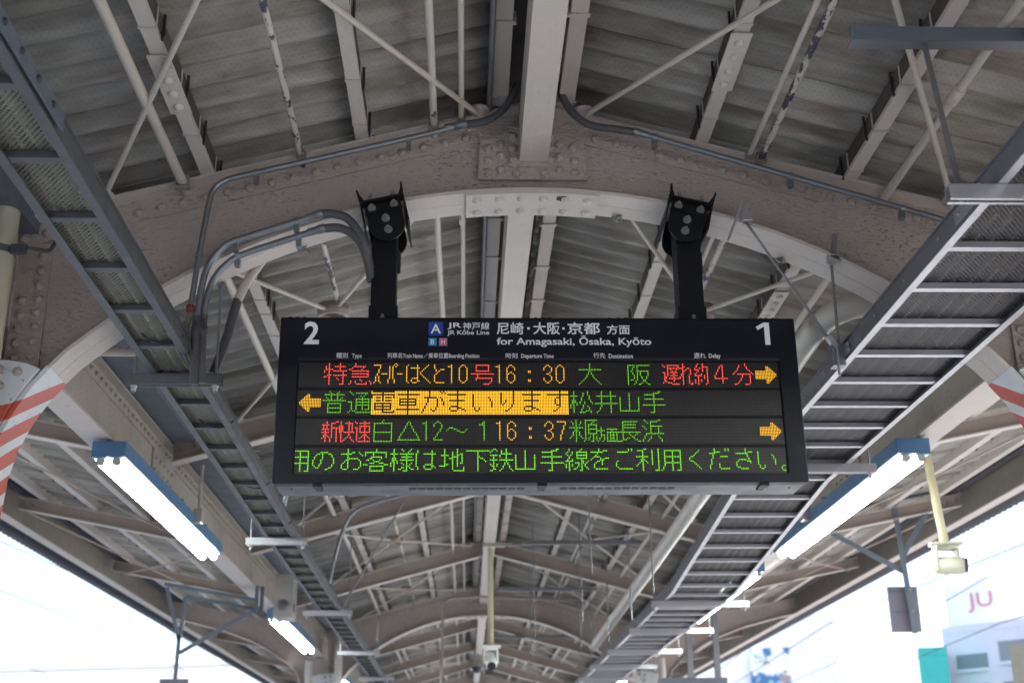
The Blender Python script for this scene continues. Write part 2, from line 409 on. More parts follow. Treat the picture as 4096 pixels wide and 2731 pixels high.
# ------------------------------------------------------------------ riveted arch frames
R_ARC, ZC = 2.95, 4.186 - 2.95
def soffit():
    p = [(d, ZC + math.sqrt(R_ARC ** 2 - d * d)) for d in [k * .1 for k in range(0, 21)]]
    return p + [(2.06, 3.335), (2.13, 3.245), (2.19, 3.14), (2.235, 3.03), (2.262, 2.90), (2.275, 2.70)]
def wing_soffit(): return [(2.62, 2.80), (2.65, 3.10), (2.74, 3.37), (2.88, 3.50), (3.02, 3.60), (3.22, 3.73), (3.44, 3.84), (3.85, 3.99), (4.43, 4.14), (4.66, 4.185)]
def off(poly, t):     # polyline moved by t along its normal (downwards)
    out = []
    for i, (x, z) in enumerate(poly):
        a = poly[max(i - 1, 0)]; b = poly[min(i + 1, len(poly) - 1)]
        dx, dz = b[0] - a[0], b[1] - a[1]; l = math.hypot(dx, dz)
        out.append((x + t * dz / l, z - t * dx / l))
    return out
def mir(poly, s): return [(X0 + s * x, z) for x, z in poly]

def make_arch(Y):
    a = thing('arch_frame', (X0, Y, -0.40), '', 'arch')
    S = soffit(); W = wing_soffit()
    m = MB()
    full = mir(S[::-1], -1) + mir(S[1:], 1); top = [(x, zt(x - X0) - .005) for x, _ in full]
    m.strip(top, full, Y - .008, Y + .008)
    for s in (-1, 1):
        d2 = [(d, z) for d, z in W]; m.strip(mir([(d, zw(d) - .005 if d > 2.7 else 3.95) for d, _ in d2], s), mir(d2, s), Y - .008, Y + .008)
    m.build('web_plate', 'web', a)
    for s in (-1, 1):
        # top angles: an upright leg on each face and a flat leg above
        tl = [(d, zt(d)) for d in (0.0, 2.43)]
        for y0, y1 in ((Y - .021, Y - .0085), (Y + .0085, Y + .021)):
            MB().strip(mir([(d, z - .012) for d, z in tl], s), mir([(d, z - .115) for d, z in tl], s), y0, y1).build('top_angle', 'web', a)
        MB().strip(mir(tl, s), mir([(d, z - .012) for d, z in tl], s), Y - .10, Y + .10).build('top_flange', 'flange', a)
        wl = [(d, zw(d)) for d in (2.45, 4.66)]
        MB().strip(mir(wl, s), mir([(d, z - .012) for d, z in wl], s), Y - .08, Y + .08).build('wing_top_flange', 'flange', a)
        MB().strip(mir(W, s), mir(off(W, .014), s), Y - .08, Y + .08).build('wing_flange', 'light', a)
    for y0, y1 in ((Y - .11, Y - .0015), (Y + .0015, Y + .11)):
        f0 = off(S, .016)
        MB().strip(full, mir(f0[::-1], -1) + mir(f0[1:], 1), y0, y1).build('soffit_flange', 'light', a)
    # lower web angle, its darker colour standing in for the shadow line at the flange
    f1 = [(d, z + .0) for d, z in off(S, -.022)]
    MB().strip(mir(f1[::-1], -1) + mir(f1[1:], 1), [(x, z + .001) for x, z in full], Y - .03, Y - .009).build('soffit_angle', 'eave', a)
    # splice plate under the crown
    d = [-.30 + .06 * k for k in range(11)]
    MB().strip([(X0 + x, ZC + math.sqrt(R_ARC ** 2 - x * x) - .017) for x in d], [(X0 + x, ZC + math.sqrt(R_ARC ** 2 - x * x) - .030) for x in d], Y - .113, Y + .113).build('splice_plate', 'light', a)
    for k in range(6):
        x = -.25 + .1 * k
        for yy in (-.062, .062): inst('rivet', RV_D, (X0 + x, Y + yy, ZC + math.sqrt(R_ARC ** 2 - x * x) - .030), a)
    # crown gusset, front face
    MB().prism([(X0 - .245, 4.265), (X0 + .255, 4.265), (X0 + .245, 4.455), (X0 + .11, 4.505), (X0 - .11, 4.505), (X0 - .235, 4.46)], Y - .036, Y - .0215).build('gusset_plate', 'web', a)
    MB().prism([(X0 - .105, 4.325), (X0 + .105, 4.325), (X0 + .10, 4.53), (X0 - .10, 4.53)], Y - .047, Y - .0365).build('cleat_plate', 'web', a)
    for x, z in [(-.20, 4.42), (-.14, 4.445), (-.20, 4.36), (-.14, 4.385), (-.20, 4.30), (-.14, 4.31), (-.07, 4.295), (.06, 4.295), (.13, 4.31), (.20, 4.30), (.13, 4.38), (.20, 4.36), (.13, 4.445), (.19, 4.425)]:
        inst('rivet', RV_F, (X0 + x, Y - .036, z), a)
    for x in (-.085, .085):
        for z in (4.36, 4.42, 4.48): inst('rivet', RV_F, (X0 + x, Y - .047, z), a)
    # rivets along the top angle
    k = .30
    while k < 2.30:
        for s in (-1, 1): inst('rivet', RV_F, (X0 + s * k, Y - .021, zt(k) - .075), a)
        k += .098
    # column, its front angles and rivets, painted base wrap
    for s in (-1, 1):
        c = MB(); c.box(*sorted((X0 + s * 2.285, X0 + s * 2.60)), Y - .10, Y + .10, -.40, 3.55)
        c.build('column', 'web', a)
        MB().box(*sorted((X0 + s * 2.13, X0 + s * 2.275)), Y - .024, Y - .009, 3.355, 3.94).build('column_angle', 'web', a)
        MB().box(*sorted((X0 + s * 2.285, X0 + s * 2.30)), Y - .14, Y - .0105, 3.40, 3.97).build('column_stiffener', 'web', a)
        for j in range(8): inst('rivet', RV_F, (X0 + s * (2.165 - .006 * (7 - j) * 0), Y - .024, 3.41 + .066 * j), a)
        for j in range(5): inst('rivet', RV_F, (X0 + s * 2.235, Y - .024, 3.40 + .066 * j), a)
        # striped warning paint on the haunch: a thin sleeve round the flange and the column face
        ws = [(d_, z_) for d_, z_ in S if d_ > 2.05]
        o1, o2 = off(ws, .0165), off(ws, .0185); o0 = off(ws, -.002)
        MB().strip(mir(o1, s), mir(o2, s), Y - .112, Y + .112).build('striped_sleeve', 'stripe', a)
        MB().strip(mir(o0, s), mir(o2, s), Y - .1145, Y - .1125).build('striped_sleeve_edge', 'stripe', a)
        col_ = [(2.085, 3.315), (2.13, 3.335), (2.20, 3.35), (2.30, 3.355), (2.42, 3.34), (2.52, 3.31), (2.60, 3.27), (2.60, 2.55), (2.29, 2.55), (2.279, 2.70), (2.266, 2.90), (2.239, 3.03), (2.194, 3.14), (2.134, 3.245)]
        MB().prism(mir(col_, s)[::s], Y - .135, Y - .117).build('collar_plate', 'stripe', a)
        for x_, z_ in ((2.17, 3.30), (2.25, 3.31), (2.33, 3.30), (2.24, 3.24), (2.31, 3.22)): inst('rivet', RV_F, (X0 + s * x_, Y - .135, z_), a)
        inst('rust_patch', RUST_ME, (X0 + .145, Y - .06, ZC + math.sqrt(R_ARC ** 2 - .145 ** 2) - .0305), a) if s > 0 else None
    return a
_rm = MB(); _rm.add([(-.035, -.028, 0), (-.012, -.03, 0), (.012, -.034, 0), (.034, -.03, 0), (.02, .0, 0), (.012, .026, 0), (-.006, .03, 0), (-.018, .016, 0), (-.036, .006, 0)], [tuple(range(8, -1, -1))])
RUST_ME = _rm.mesh('rust_patch', paint("bare_rust", (0.09, 0.03, 0.02), .8, .3, 0, 0, 0))
A0 = make_arch(ARCH_Y[1])
A0['label'] = 'riveted beige arch frame that the departure board hangs from'
for Ya, lab in ((ARCH_Y[0], 'riveted arch frame overhead behind the viewer'), (ARCH_Y[2], 'riveted arch frame far behind the departure board, beyond the second camera'), (ARCH_Y[3], 'most distant arch frame deep under the roof')):
    c = copy_tree(A0, (0, Ya - ARCH_Y[1], 0)); c['label'] = lab

# ------------------------------------------------------------------ rafters between the arches
def make_rafter(Y):
    t = thing('roof_rafter', (X0, Y, 3.80), '', 'rafter', 'gabled rafters between the arches')
    dep = .17
    for s in (-1, 1):
        l = [(.0, zt(0)), (2.35, zt(2.35))]
        MB().strip(mir([(d, z - .010) for d, z in l], s), mir([(d, z - dep) for d, z in l], s), Y - .006, Y + .006).build('web', 'rafter', t)
        MB().strip(mir(l, s), mir([(d, z - .010) for d, z in l], s), Y - .055, Y + .055).build('top_flange', 'flange', t)
        MB().strip(mir([(d, z - dep) for d, z in l], s), mir([(d, z - dep - .012) for d, z in l], s), Y - .055, Y + .055).build('bottom_flange', 'light', t)
        MB().hexa([(X0 + s * 2.16, Y - .018, zt(2.16) - .155), (X0 + s * 2.34, Y - .018, zt(2.34) - .155), (X0 + s * 2.34, Y - .0065, zt(2.34) - .155), (X0 + s * 2.16, Y - .0065, zt(2.16) - .155),
                   (X0 + s * 2.16, Y - .018, zt(2.16) - .02), (X0 + s * 2.34, Y - .018, zt(2.34) - .02), (X0 + s * 2.34, Y - .0065, zt(2.34) - .02), (X0 + s * 2.16, Y - .0065, zt(2.16) - .02)]).build('end_plate', 'rafter', t)
        for d in (2.205, 2.295): inst('bolt', BOLT_F, (X0 + s * d, Y - .018, zt(d) - .09), t)
    return t
def make_wing(Y, s):
    t = thing('wing_rafter', (X0 + s * 2.5, Y, 3.85), '', 'rafter', 'rafters of the roof wings')
    l = [(2.44, zw(2.44)), (4.605, zw(4.605))]
    MB().strip(mir([(d, z - .010) for d, z in l], s), mir([(d, z - .115) for d, z in l], s), Y - .006, Y + .006).build('web', 'rafter', t)
    MB().strip(mir(l, s), mir([(d, z - .010) for d, z in l], s), Y - .05, Y + .05).build('top_flange', 'flange', t)
    MB().strip(mir([(d, z - .115) for d, z in l], s), mir([(d, z - .126) for d, z in l], s), Y - .05, Y + .05).build('bottom_flange', 'light', t)
    MB().hexa([(X0 + s * 4.42, Y - .018, zw(4.42) - .105), (X0 + s * 4.60, Y - .018, zw(4.65) - .105), (X0 + s * 4.60, Y - .0065, zw(4.65) - .105), (X0 + s * 4.42, Y - .0065, zw(4.42) - .105),
               (X0 + s * 4.42, Y - .018, zw(4.42) - .02), (X0 + s * 4.60, Y - .018, zw(4.65) - .02), (X0 + s * 4.60, Y - .0065, zw(4.65) - .02), (X0 + s * 4.42, Y - .0065, zw(4.42) - .02)]).build('end_plate', 'rafter', t)
    for d in (4.465, 4.555): inst('bolt', BOLT_F, (X0 + s * d, Y - .018, zw(d) - .065), t)
    return t
ry = [y for y in FRAME_Y if y > 1 and min(abs(y - a) for a in ARCH_Y) > .5]
r0 = make_rafter(ry[0]); w0 = {s: make_wing(ry[0], s) for s in (-1, 1)}
nfront = sum(1 for y in ry if y < 5)
for i, y in enumerate(ry):
    o = r0 if i == 0 else copy_tree(r0, (0, y - ry[0], 0))
    o['label'] = 'gabled steel rafter overhead in front of the board' if i < nfront else f'{ORD[i - nfront]} gabled brown rafter behind the departure board, counted from it'
    for s in (-1, 1):
        o2 = w0[s] if i == 0 else copy_tree(w0[s], (0, y - ry[0], 0))
        sd_ = 'left' if s < 0 else 'right'
        o2['label'] = f'rafter of the {sd_} roof wing nearer than the board' if i < nfront else f'{ORD[i - nfront]} short wing rafter on the {sd_} side, counted from the board'

# ------------------------------------------------------------------ ridge beam, ridge channels, purlins
for k in range(3):
    ya, yb = ARCH_Y[k] + .012, ARCH_Y[k + 1] - .049
    dx = 0.0 if k == 0 else -.035 * min(k, 1)
    tag(MB().box(.246 + dx, .376 + dx, ya, yb, 4.352, 4.60).build('ridge_beam', 'light'), ['pale box ridge beam overhead ending on the arch gusset', 'pale box ridge beam running back above the departure board', 'distant stretch of ridge beam beyond the second arch'][k], 'beam')
for x, lab in ((.155, 'beige channel beside the ridge beam on its left'), (.462, 'beige channel beside the ridge beam on its right')):
    s = -1 if x < X0 else 1
    t = thing('ridge_channel', (x, 5, 4.61), lab, 'channel')
    MB().box(x - .036, x + .036, Y0, Y1, 4.612, 4.622).build('flange', 'flange', t)
    MB().box(*sorted((x - s * .030, x - s * .038)), Y0, Y1, 4.6225, 4.74).build('web', 'flange', t)
    cm = MB().box(x - .044, x + .044, -.012, .012, 4.604, 4.611).box(x - s * .044 - .008, x - s * .044 + .008, -.006, .006, 4.60, 4.66).mesh('clip', MT['flange'])
    for j in range(40): inst('clip', cm, (0, 1.9 + j * .62 + random.uniform(-.1, .1), 0), t)

PW, PD = .060, .10
strap_cache = {}
def purlin(d, s, lab, zf, name='roof_purlin', mat='light', straps=True, span=(Y0, Y1)):
    x = X0 + s * d; z = zf(d)
    t = thing(name, (x, 5, z), lab, 'purlin')
    if straps:
        MB().box(x - PW / 2 + .002, x + PW / 2 - .002, span[0], span[1], z + .0205, z + PD).build('timber', 'grime', t)
        MB().box(x - PW / 2, x + PW / 2, span[0], span[1], z + .001, z + .020).build('cover_strip', mat, t)
    else: MB().box(x - PW / 2, x + PW / 2, span[0], span[1], z + .001, z + PD).build('rail', mat, t)
    if straps:
        key = 'strap'
        if key not in strap_cache:
            strap_cache[key] = MB().box(-PW / 2 - .004, PW / 2 + .004, -.007, .007, -.0035, .0).box(-PW / 2 - .004, -PW / 2 - .0005, -.007, .007, .0, PD - .01).box(PW / 2 + .0005, PW / 2 + .004, -.007, .007, 0, PD - .01).mesh('strap', MT['flange'])
            strap_cache['hook'] = MB().tube([(0, 0, -.005), (0, .015, .03), (0, .012, .115)], .006, 6).mesh('hook_bolt', MT['cable_dark'])
        y = 1.9
        while y < 24:
            if y > 1.8:
                inst('strap', strap_cache[key], (x, y, z), t)
                inst('hook_bolt', strap_cache['hook'], (x + s * -1 * (PW / 2 + .008), y + .07, z), t)
            y += random.choice((.22, .36, .42, .5, .36))
    return t
def splice(t, x, z, y):
    MB().box(x - .043, x + .043, y - .21, y + .21, z - .012, z - .0042).build('splice_plate', 'light', t)
    for k in range(4): inst('rivet', RV_D, (x, y - .15 + .1 * k, z - .012), t)
p1 = purlin(1.46, -1, 'outer left roof purlin with strap bands, crossing above the left tray end', zt)
splice(p1, X0 - 1.46, zt(1.46), 4.30); splice(p1, X0 - 1.46, zt(1.46), 11.2)
purlin(.775, -1, 'left roof purlin with strap bands, nearest the ridge', zt)
p2 = purlin(.785, 1, 'right roof purlin with strap bands, nearest the ridge', zt); splice(p2, X0 + .785, zt(.785), 4.38)
p3 = purlin(1.46, 1, 'outer right roof purlin with strap bands, beside the right tray', zt); splice(p3, X0 + 1.46, zt(1.46), 6.6)
for s, sn in ((-1, 'left'), (1, 'right')):
    for i, d in enumerate((2.85, 3.35, 3.85, 4.35)):
        o = purlin(d, s, f'{ORD[i]} purlin of the {sn} roof wing, counted from the girder', zw, 'wing_purlin', 'light', False)
        hm = MB().box(-.012, .012, -.012, .012, -.02, 0).box(-.005, .005, -.02, .02, -.03, -.0205).mesh('hook_bolt', MT['cable_dark'])
        if i in (0, 2):
            y = 6.2
            while y < 24: inst('hook_bolt', hm, (X0 + s * (d + .05), y, zw(d) + .03), o); y += .33

# ------------------------------------------------------------------ girders over the columns, gutters, eave beams
for s, sn in ((-1, 'left'), (1, 'right')):
    x = X0 + s * 2.43
    for k in range(3):
        ya, yb = ARCH_Y[k] + .115, ARCH_Y[k + 1] - .145
        lab = [f'deep riveted girder overhead on the {sn}, nearer than the arch', f'deep riveted girder behind the arch with the {sn} lamp under it', f'far stretch of the {sn} riveted girder beyond the second arch'][k]
        t = thing('plate_girder', (x, (ya + yb) / 2, 3.58), lab, 'girder')
        MB().box(x - .08, x + .08, ya, yb, 3.580, 3.595).build('bottom_flange', 'light', t)
        MB().box(x - .008, x + .008, ya, yb, 3.5955, 3.955).build('web', 'girder', t)
        MB().box(x - .075, x + .075, ya, yb, 3.9555, 3.968).build('top_flange', 'girder', t)
        MB().box(*sorted((x - s * .0085, x - s * .020)), ya, yb, 3.87, 3.955).build('web_angle', 'girder', t)
        if k == 1:
            rm = RV_PX if s < 0 else RV_NX
            y = ya + .1
            while y < yb:
                inst('rivet', rm, (x - s * .020, y, 3.91), t); y += .105
            for yc in (8.58, 15.46):
                MB().box(*sorted((x - s * .0085, x - s * .022)), yc - .30, yc + .30, 3.605, 3.868).build('splice_plate', 'girder', t)
                for j in range(5):
                    for q in range(3): inst('rivet', rm, (x - s * .022, yc - .24 + .12 * j, 3.65 + .08 * q), t)
    m = MB(); xg = X0 + s * 2.30
    m.box(xg - .10, xg + .10, Y0, Y1, 3.985, 3.995); m.box(xg - .10, xg - .092, Y0, Y1, 3.9955, 4.10); m.box(xg + .092, xg + .10, Y0, Y1, 3.9955, 4.10)
    tag(m.build('valley_gutter', 'gutter'), f'blue grey valley gutter above the {sn} girder', 'gutter')
    xe = X0 + s * 4.70
    t = thing('eave_beam', (xe, 15, 4.15), f'grey channel eave beam along the {sn} roof edge', 'beam')
    MB().box(*sorted((xe, xe + s * .012)), Y0, Y1, 4.172, 4.49).build('web', 'eave', t)
    MB().box(*sorted((xe + s * .012, xe - s * .09)), Y0, Y1, 4.160, 4.1715).build('bottom_flange', 'light', t)
    MB().box(*sorted((xe + s * .012, xe - s * .09)), Y0, Y1, 4.4905, 4.50).build('top_flange', 'eave', t)

# ------------------------------------------------------------------ cross braces in the roof plane
def make_brace(Yc, s):
    t = thing('cross_brace', (X0 + s * 1.08, Yc, zt(1.08) - .09), '', 'brace', 'cross braces under the roof')
    c = Vector((X0 + s * 1.08, Yc, zt(1.08) - .05))
    MB().ring(c - Vector((0, 0, .038)), .092, .076, .016, 24).build('ring', 'rafter', t)
    for dd, dy in ((.24, -1), (.24, 1), (1.90, -1), (1.90, 1)):
        e = Vector((X0 + s * dd, Yc + dy * (SP / 2 - .13), zt(dd) - .03)); u = (e - c).normalized()
        r = MB(); r.tube([c + u * .075, c + u * .5, c.lerp(e, .75), e], .0128, 10); r.build('rod', 'pipe', t)
        l = MB(); l.lathe(e + Vector((0, 0, .028)), (0, 0, -1), [(0, .048), (.012, .05), (.0125, .03), (.034, .028), (.046, .012)], 12); l.build('lug', 'flange', t)
    return t
b0 = {s: make_brace(FRAME_Y[3] + SP / 2, s) for s in (-1, 1)}
for k in range(3, 11):
    for s, sn in ((-1, 'left'), (1, 'right')):
        o = b0[s] if k == 3 else copy_tree(b0[s], (0, SP * (k - 3), 0))
        o['label'] = f'crossed brace rods overhead nearer than the arch, {sn} of the ridge' if k == 3 else f'{ORD[k - 4]} ring-centred cross brace {sn} of the ridge behind the arch, counted from it'

# ------------------------------------------------------------------ long pipes under the roof
def wob(x, z, span, n=40, a=.004):
    return [(x + random.uniform(-a, a), span[0] + (span[1] - span[0]) * i / n, z + random.uniform(-a, a)) for i in range(n + 1)]
def long_pipe(x, zo, r, mat, lab, clamp=True, sleeve=None):
    z = zt(x - X0) - zo - r
    t = thing('roof_pipe', (x, 5, z), lab, 'pipe')
    MB().tube(wob(x, z, (-2, 40)), r, 12).build('tube', mat, t)
    if clamp:
        cm = MB().box(-r * 1.3, r * 1.3, -.014, .014, r * .3, zo + r + .005).box(-r * 1.5, r * 1.5, -.018, .018, -r * 1.5, -r * 1.02).box(-r * 1.5, -r * 1.05, -.014, .014, -r * 1.02, r * .29).box(r * 1.05, r * 1.5, -.014, .014, -r * 1.02, r * .29).mesh('clamp', MT['eave'])
        for y in FRAME_Y[4:9]: inst('clamp', cm, (x, y - .12, z), t)
    if sleeve:
        for y in sleeve: MB().lathe((x, y - .05, z), (0, 1, 0), [(0, r * 1.05), (.004, r * 1.35), (.1, r * 1.35), (.104, r * 1.05)], 14).build('sleeve', mat, t)
    return t
long_pipe(-1.262, .005, .0215, 'pipe', 'thick pale pipe left of the outer left purlin')
long_pipe(-.742, .005, .0145, 'peel', 'badly peeling pipe between the two left purlins', sleeve=(7.9,))
long_pipe(-.150, .005, .0170, 'peel_small', 'chipped pale pipe close left of the ridge, the thicker of two')
long_pipe(-.020, .005, .0130, 'peel_small', 'chipped pale pipe close left of the ridge, the thinner of two', sleeve=(6.1, 9.4))
long_pipe(.108, -.02, .013, 'conduit', 'dark zinc conduit beside the left ridge channel', False)
long_pipe(1.295, .005, .0120, 'pipe', 'slim pale pipe right of the inner right purlin')
long_pipe(1.348, .005, .0155, 'peel', 'badly peeling pipe on the right, paired with a slim pale one')
long_pipe(1.925, .005, .0185, 'pipe', 'thick pale pipe right of the outer right purlin', False, sleeve=(4.22, 9.0))

# ------------------------------------------------------------------ cable trays
def tray(name, lab, path, width, rung_step, rmat, smat, mmat, hgt, flg):
    """path: list of (x of left rail, y, z of underside)"""
    t = thing(name, (path[0][0], path[0][1], path[0][2]), lab, 'cable tray')
    for k in range(len(path) - 1):
        (xa, ya, za), (xb, yb, zb) = path[k], path[k + 1]
        ya += .004 if k else 0
        for s, o in ((1, 0.0), (-1, width)):
            A = [(xa + o, ya, za), (xb + o, yb, zb)]
            def rail(d0, d1, h0, h1):
                d0, d1 = sorted((s * d0, s * d1))
                (x1, y1, z1), (x2, y2, z2) = A
                return [(x1 + d0, y1, z1 + h0), (x1 + d1, y1, z1 + h0), (x2 + d1, y2, z2 + h0), (x2 + d0, y2, z2 + h0), (x1 + d0, y1, z1 + h1), (x1 + d1, y1, z1 + h1), (x2 + d1, y2, z2 + h1), (x2 + d0, y2, z2 + h1)]
            MB().hexa(rail(0, .004, .0005, hgt)).build('rail_web', smat, t)
            MB().hexa(rail(-.002, flg, -.004, 0)).build('rail_flange', rmat, t)
            MB().hexa(rail(-.010, .014, hgt + .0005, hgt + .005)).build('rail_lip', smat, t)
        m = MB(); z_ = .030
        m.add([(xa + .006, ya, za + z_), (xa + width - .006, ya, za + z_), (xb + width - .006, yb, zb + z_), (xb + .006, yb, zb + z_)], [(0, 1, 2, 3)])
        m.build('perforated_floor', mmat, t)
    L_ = [(p[1], p) for p in path]
    y = path[0][1] + .1
    rm = MB().box(.0045, width - .0045, -.017, .017, .002, .026).mesh('rung', MT[rmat])
    while y < path[-1][1] - .1:
        for k in range(len(path) - 1):
            if path[k][1] <= y <= path[k + 1][1]:
                f = (y - path[k][1]) / (path[k + 1][1] - path[k][1])
                inst('rung', rm, (path[k][0] + (path[k + 1][0] - path[k][0]) * f, y, path[k][2] + (path[k + 1][2] - path[k][2]) * f), t); break
        y += rung_step
    return t
LT = [(-1.36, 1.6, 3.38), (-1.388, 5.3, 3.38), (-1.44, 9.7, 3.38), (-1.49, 26, 3.38)]
RT = [(1.655, 1.6, 3.388), (1.66, 5.14, 3.388), (1.655, 7.3, 3.388), (1.655, 10.1, 3.15), (1.60, 26, 3.15)]
lt = tray('cable_tray', 'narrow blue grey cable tray with perforated floor, running along the left', LT, .215, .405, 'tray', 'tray', 'mesh_l', .062, .03)
rt = tray('cable_tray', 'wide galvanised cable ladder with dark mesh floor, running along the right', RT, .54, .373, 'alu', 'alu_dark', 'mesh_r', .075, .028)
bm = MB().lathe((0, 0, 0), (-1, 0, 0), [(0, .008), (.004, .008), (.006, .003)], 8).mesh('rail_bolt', MT['bolt'])
for k in range(9): inst('rail_bolt', bm, (1.659 - .0065, 3.93 + .373 * k * .98, 3.425), rt)
for k, (dx, r, mt, lab) in enumerate(((.045, .011, 'cable_pale', 'pale cable lying along the left edge of the left tray'), (.085, .014, 'cable_dark', 'dark cable lying in the left tray'), (.125, .016, 'cable_pale', 'thick pale cable lying mid left tray'), (.022, .006, 'cable_purple', 'thin purple cable against the left rail of the left tray'), (.170, .010, 'cable_dark', 'thin dark cable near the right rail of the left tray'))):
    pts = []
    y = 1.7
    while y < 25:
        x = LT[0][0] - (y - 1.6) * .0068 if y < 9.7 else LT[2][0] - (y - 9.7) * .003
        pts.append((x + dx + (random.uniform(-.010, .010) if r > .008 else .002 * random.random()), y, 3.38 + .033 + r + random.uniform(0, .004))); y += .35
    tag(MB().tube(pts, r, 8).build('cable', mt), lab, 'cable', 'cables in the left tray')
def rt_at(y):
    for a, b in zip(RT, RT[1:]):
        if a[1] <= y <= b[1]:
            f = (y - a[1]) / (b[1] - a[1]); return a[0] + (b[0] - a[0]) * f, a[2] + (b[2] - a[2]) * f
for k in range(8):
    pts = []; y = 1.7
    while y < 25:
        x, z = rt_at(y); pts.append((x + .05 + .062 * k + random.uniform(-.008, .008), y, z + .034 + .016 + random.uniform(0, .006))); y += .4
    tag(MB().tube(pts, .016 if k % 3 else .022, 8).build('cable', ('cable_dark', 'cable_dark', 'gutter')[k % 3]), f'{ORD[k]} dark cable across the right tray, counted from its left rail', 'cable', 'cables in the right tray')

# hanger bars and rods under the trays
def hanger(name, x0, x1, y, z, tops, lab, mat='alu', h=.042):
    t = thing(name, ((x0 + x1) / 2, y, z), lab, 'hanger', 'tray hangers')
    m = MB(); m.box(x0, x1, y - .021, y - .017, z - h, z); m.box(x0, x1, y + .017, y + .021, z - h, z); m.box(x0, x1, y - .017, y + .017, z - .004, z)
    m.box(x0, x1, y - .017, y - .008, z - h, z - h + .003); m.box(x0, x1, y + .008, y + .017, z - h, z - h + .003); m.build('channel_bar', mat, t)
    for x, zt_, xt in tops:
        MB().tube([(x, y, z - h - .035), (xt, y, zt_)], .0062, 8).build('threaded_rod', 'alu_dark', t)
        n = MB(); n.lathe((x, y, z - h - .002), (0, 0, -1), [(0, .016), (.003, .016), (.0031, .0125), (.014, .0125), (.0141, .011), (.024, .011)], 6); n.build('nut', 'alu', t)
        c = MB(); c.box(xt - .02, xt + .02, y - .022, y + .022, zt_ - .035, zt_ - .028).box(xt - .02, xt - .014, y - .022, y + .022, zt_ - .028, zt_ + .025).box(xt - .0135, xt + .022, y - .022, y + .022, zt_ + .018, zt_ + .025); c.build('beam_clamp', 'conduit', t)
    return t
hl = [(5.27, 'hanger bar under the left tray just behind the arch', -1.49, -1.07), (8.92, 'second hanger bar under the left tray, behind the board', -1.565, -1.13), (12.55, 'third hanger bar under the left tray, by the speaker', -1.60, -1.115), (16.1, 'fourth hanger bar under the left tray, far back', -1.60, -1.07), (19.65, 'last hanger bar under the left tray, near the second arch', -1.62, -1.08)]
for y, lab, a, b in hl:
    zb = 3.374
    hanger('tray_hanger', a, b, y, zb, [(b - .03, 3.83 if y < 6 else zt(1.4) - .16, b - .035), (a + .035, 3.62 if y < 6 else zt(1.8) - .16, a + .035)], lab, 'tray' if y < 6 else 'alu', .05)
for y, lab, a, b, zb, up in [(3.45, 'thick hanger bar crossing under the right tray, nearest the viewer', 1.50, 2.35, 3.382, (1.62, 2.30)),
                         (6.89, 'hanger bar under the right tray with its end beside the right lamp', 1.585, 2.345, 3.382, (1.60, 2.31)), (10.5, 'hanger bar under the right tray where it levels out again', 1.55, 2.37, 3.142, (1.575, 2.335)),
                         (12.25, 'second hanger bar under the lower right tray', 1.585, 2.40, 3.142, (1.61, 2.365)), (14.05, 'third hanger bar under the lower right tray', 1.56, 2.39, 3.142, (1.585, 2.355)), (15.72, 'fourth hanger bar under the lower right tray, far back', 1.53, 2.36, 3.142, (1.555, 2.325)), (17.4, 'last hanger bar under the lower right tray', 1.53, 2.36, 3.142, (1.555, 2.325))]:
    hanger('tray_hanger', a, b, y, zb, ([] if y < 4 else [(up[0], zt(up[0] - X0) - .19, up[0])]) + [(up[1], min(zt(up[1] - X0) - .19, 3.9), up[1])], lab, 'alu', .05)
# overhead angle strut that carries the near right hanger, and its sloping rods
t = thing('strut_angle', (1.9, 3.74, 4.1), 'grey steel angle strut crossing the upper right corner', 'strut')
MB().box(1.355, 2.55, 3.715, 3.721, 4.095, 4.150).build('upright_leg', 'bracket', t); MB().box(1.355, 2.55, 3.7215, 3.775, 4.095, 4.101).build('flat_leg', 'conduit', t)
for xa, ya, za, xb, yb, zb_, lab in ((1.625, 3.76, 4.15, 1.545, 3.45, 3.33, 'sloping flat rod from the corner strut down to the near right hanger'), (1.965, 3.60, 4.33, 1.985, 3.72, 4.06, 'short flat rod hanging behind the corner strut')):
    tag(MB().bar((xa, ya, za), (xb, yb, zb_), .020, .005, (0, 1, 0)).build('flat_rod', 'alu_dark'), lab, 'rod')
# sway rods from the arch flange to the right tray
t = thing('sway_rod', (1.62, 5.1, 3.46), 'thin sloping sway rod from the arch flange down to the right tray', 'rod')
MB().tube([(1.245, 5.035, 4.03), (1.60, 5.10, 3.475)], .006, 8).build('rod', 'conduit', t)
MB().bar((1.232, 5.0, 3.985), (1.258, 5.0, 4.085), .014, .02, (0, 1, 0)).build('channel_clip', 'alu', t)
MB().box(1.225, 1.268, 4.965, 4.972, 3.995, 4.035).build('pivot_plate', 'alu', t)
MB().tube([(1.155, 4.985, 3.90), (1.235, 4.985, 4.10)], .006, 8).build('clip_rod', 'alu', t)
MB().bar((1.585, 5.09, 3.495), (1.66, 5.12, 3.40), .022, .03, (0, 1, 0)).build('foot_bracket', 'alu', t)
t = thing('sway_rod', (1.63, 5.1, 3.38), 'upright threaded rod from the arch clamp to the right tray joint', 'rod')
MB().tube([(1.635, 5.08, 3.90), (1.640, 5.12, 3.37)], .007, 8).build('rod', 'conduit', t)
MB().bar((1.632, 5.03, 3.865), (1.648, 5.03, 3.955), .020, .024, (0, 1, 0)).build('channel_clip', 'alu_dark', t)
MB().box(1.605, 1.665, 5.04, 5.06, 3.82, 3.86).build('pivot_plate', 'alu', t)
MB().box(1.60, 1.655, 5.09, 5.15, 3.36, 3.46).build('foot_bracket', 'alu_dark', t)
MB().tube([(1.62, 5.085, 3.31), (1.62, 5.085, 3.44)], .006, 8).build('bolt', 'alu', t)

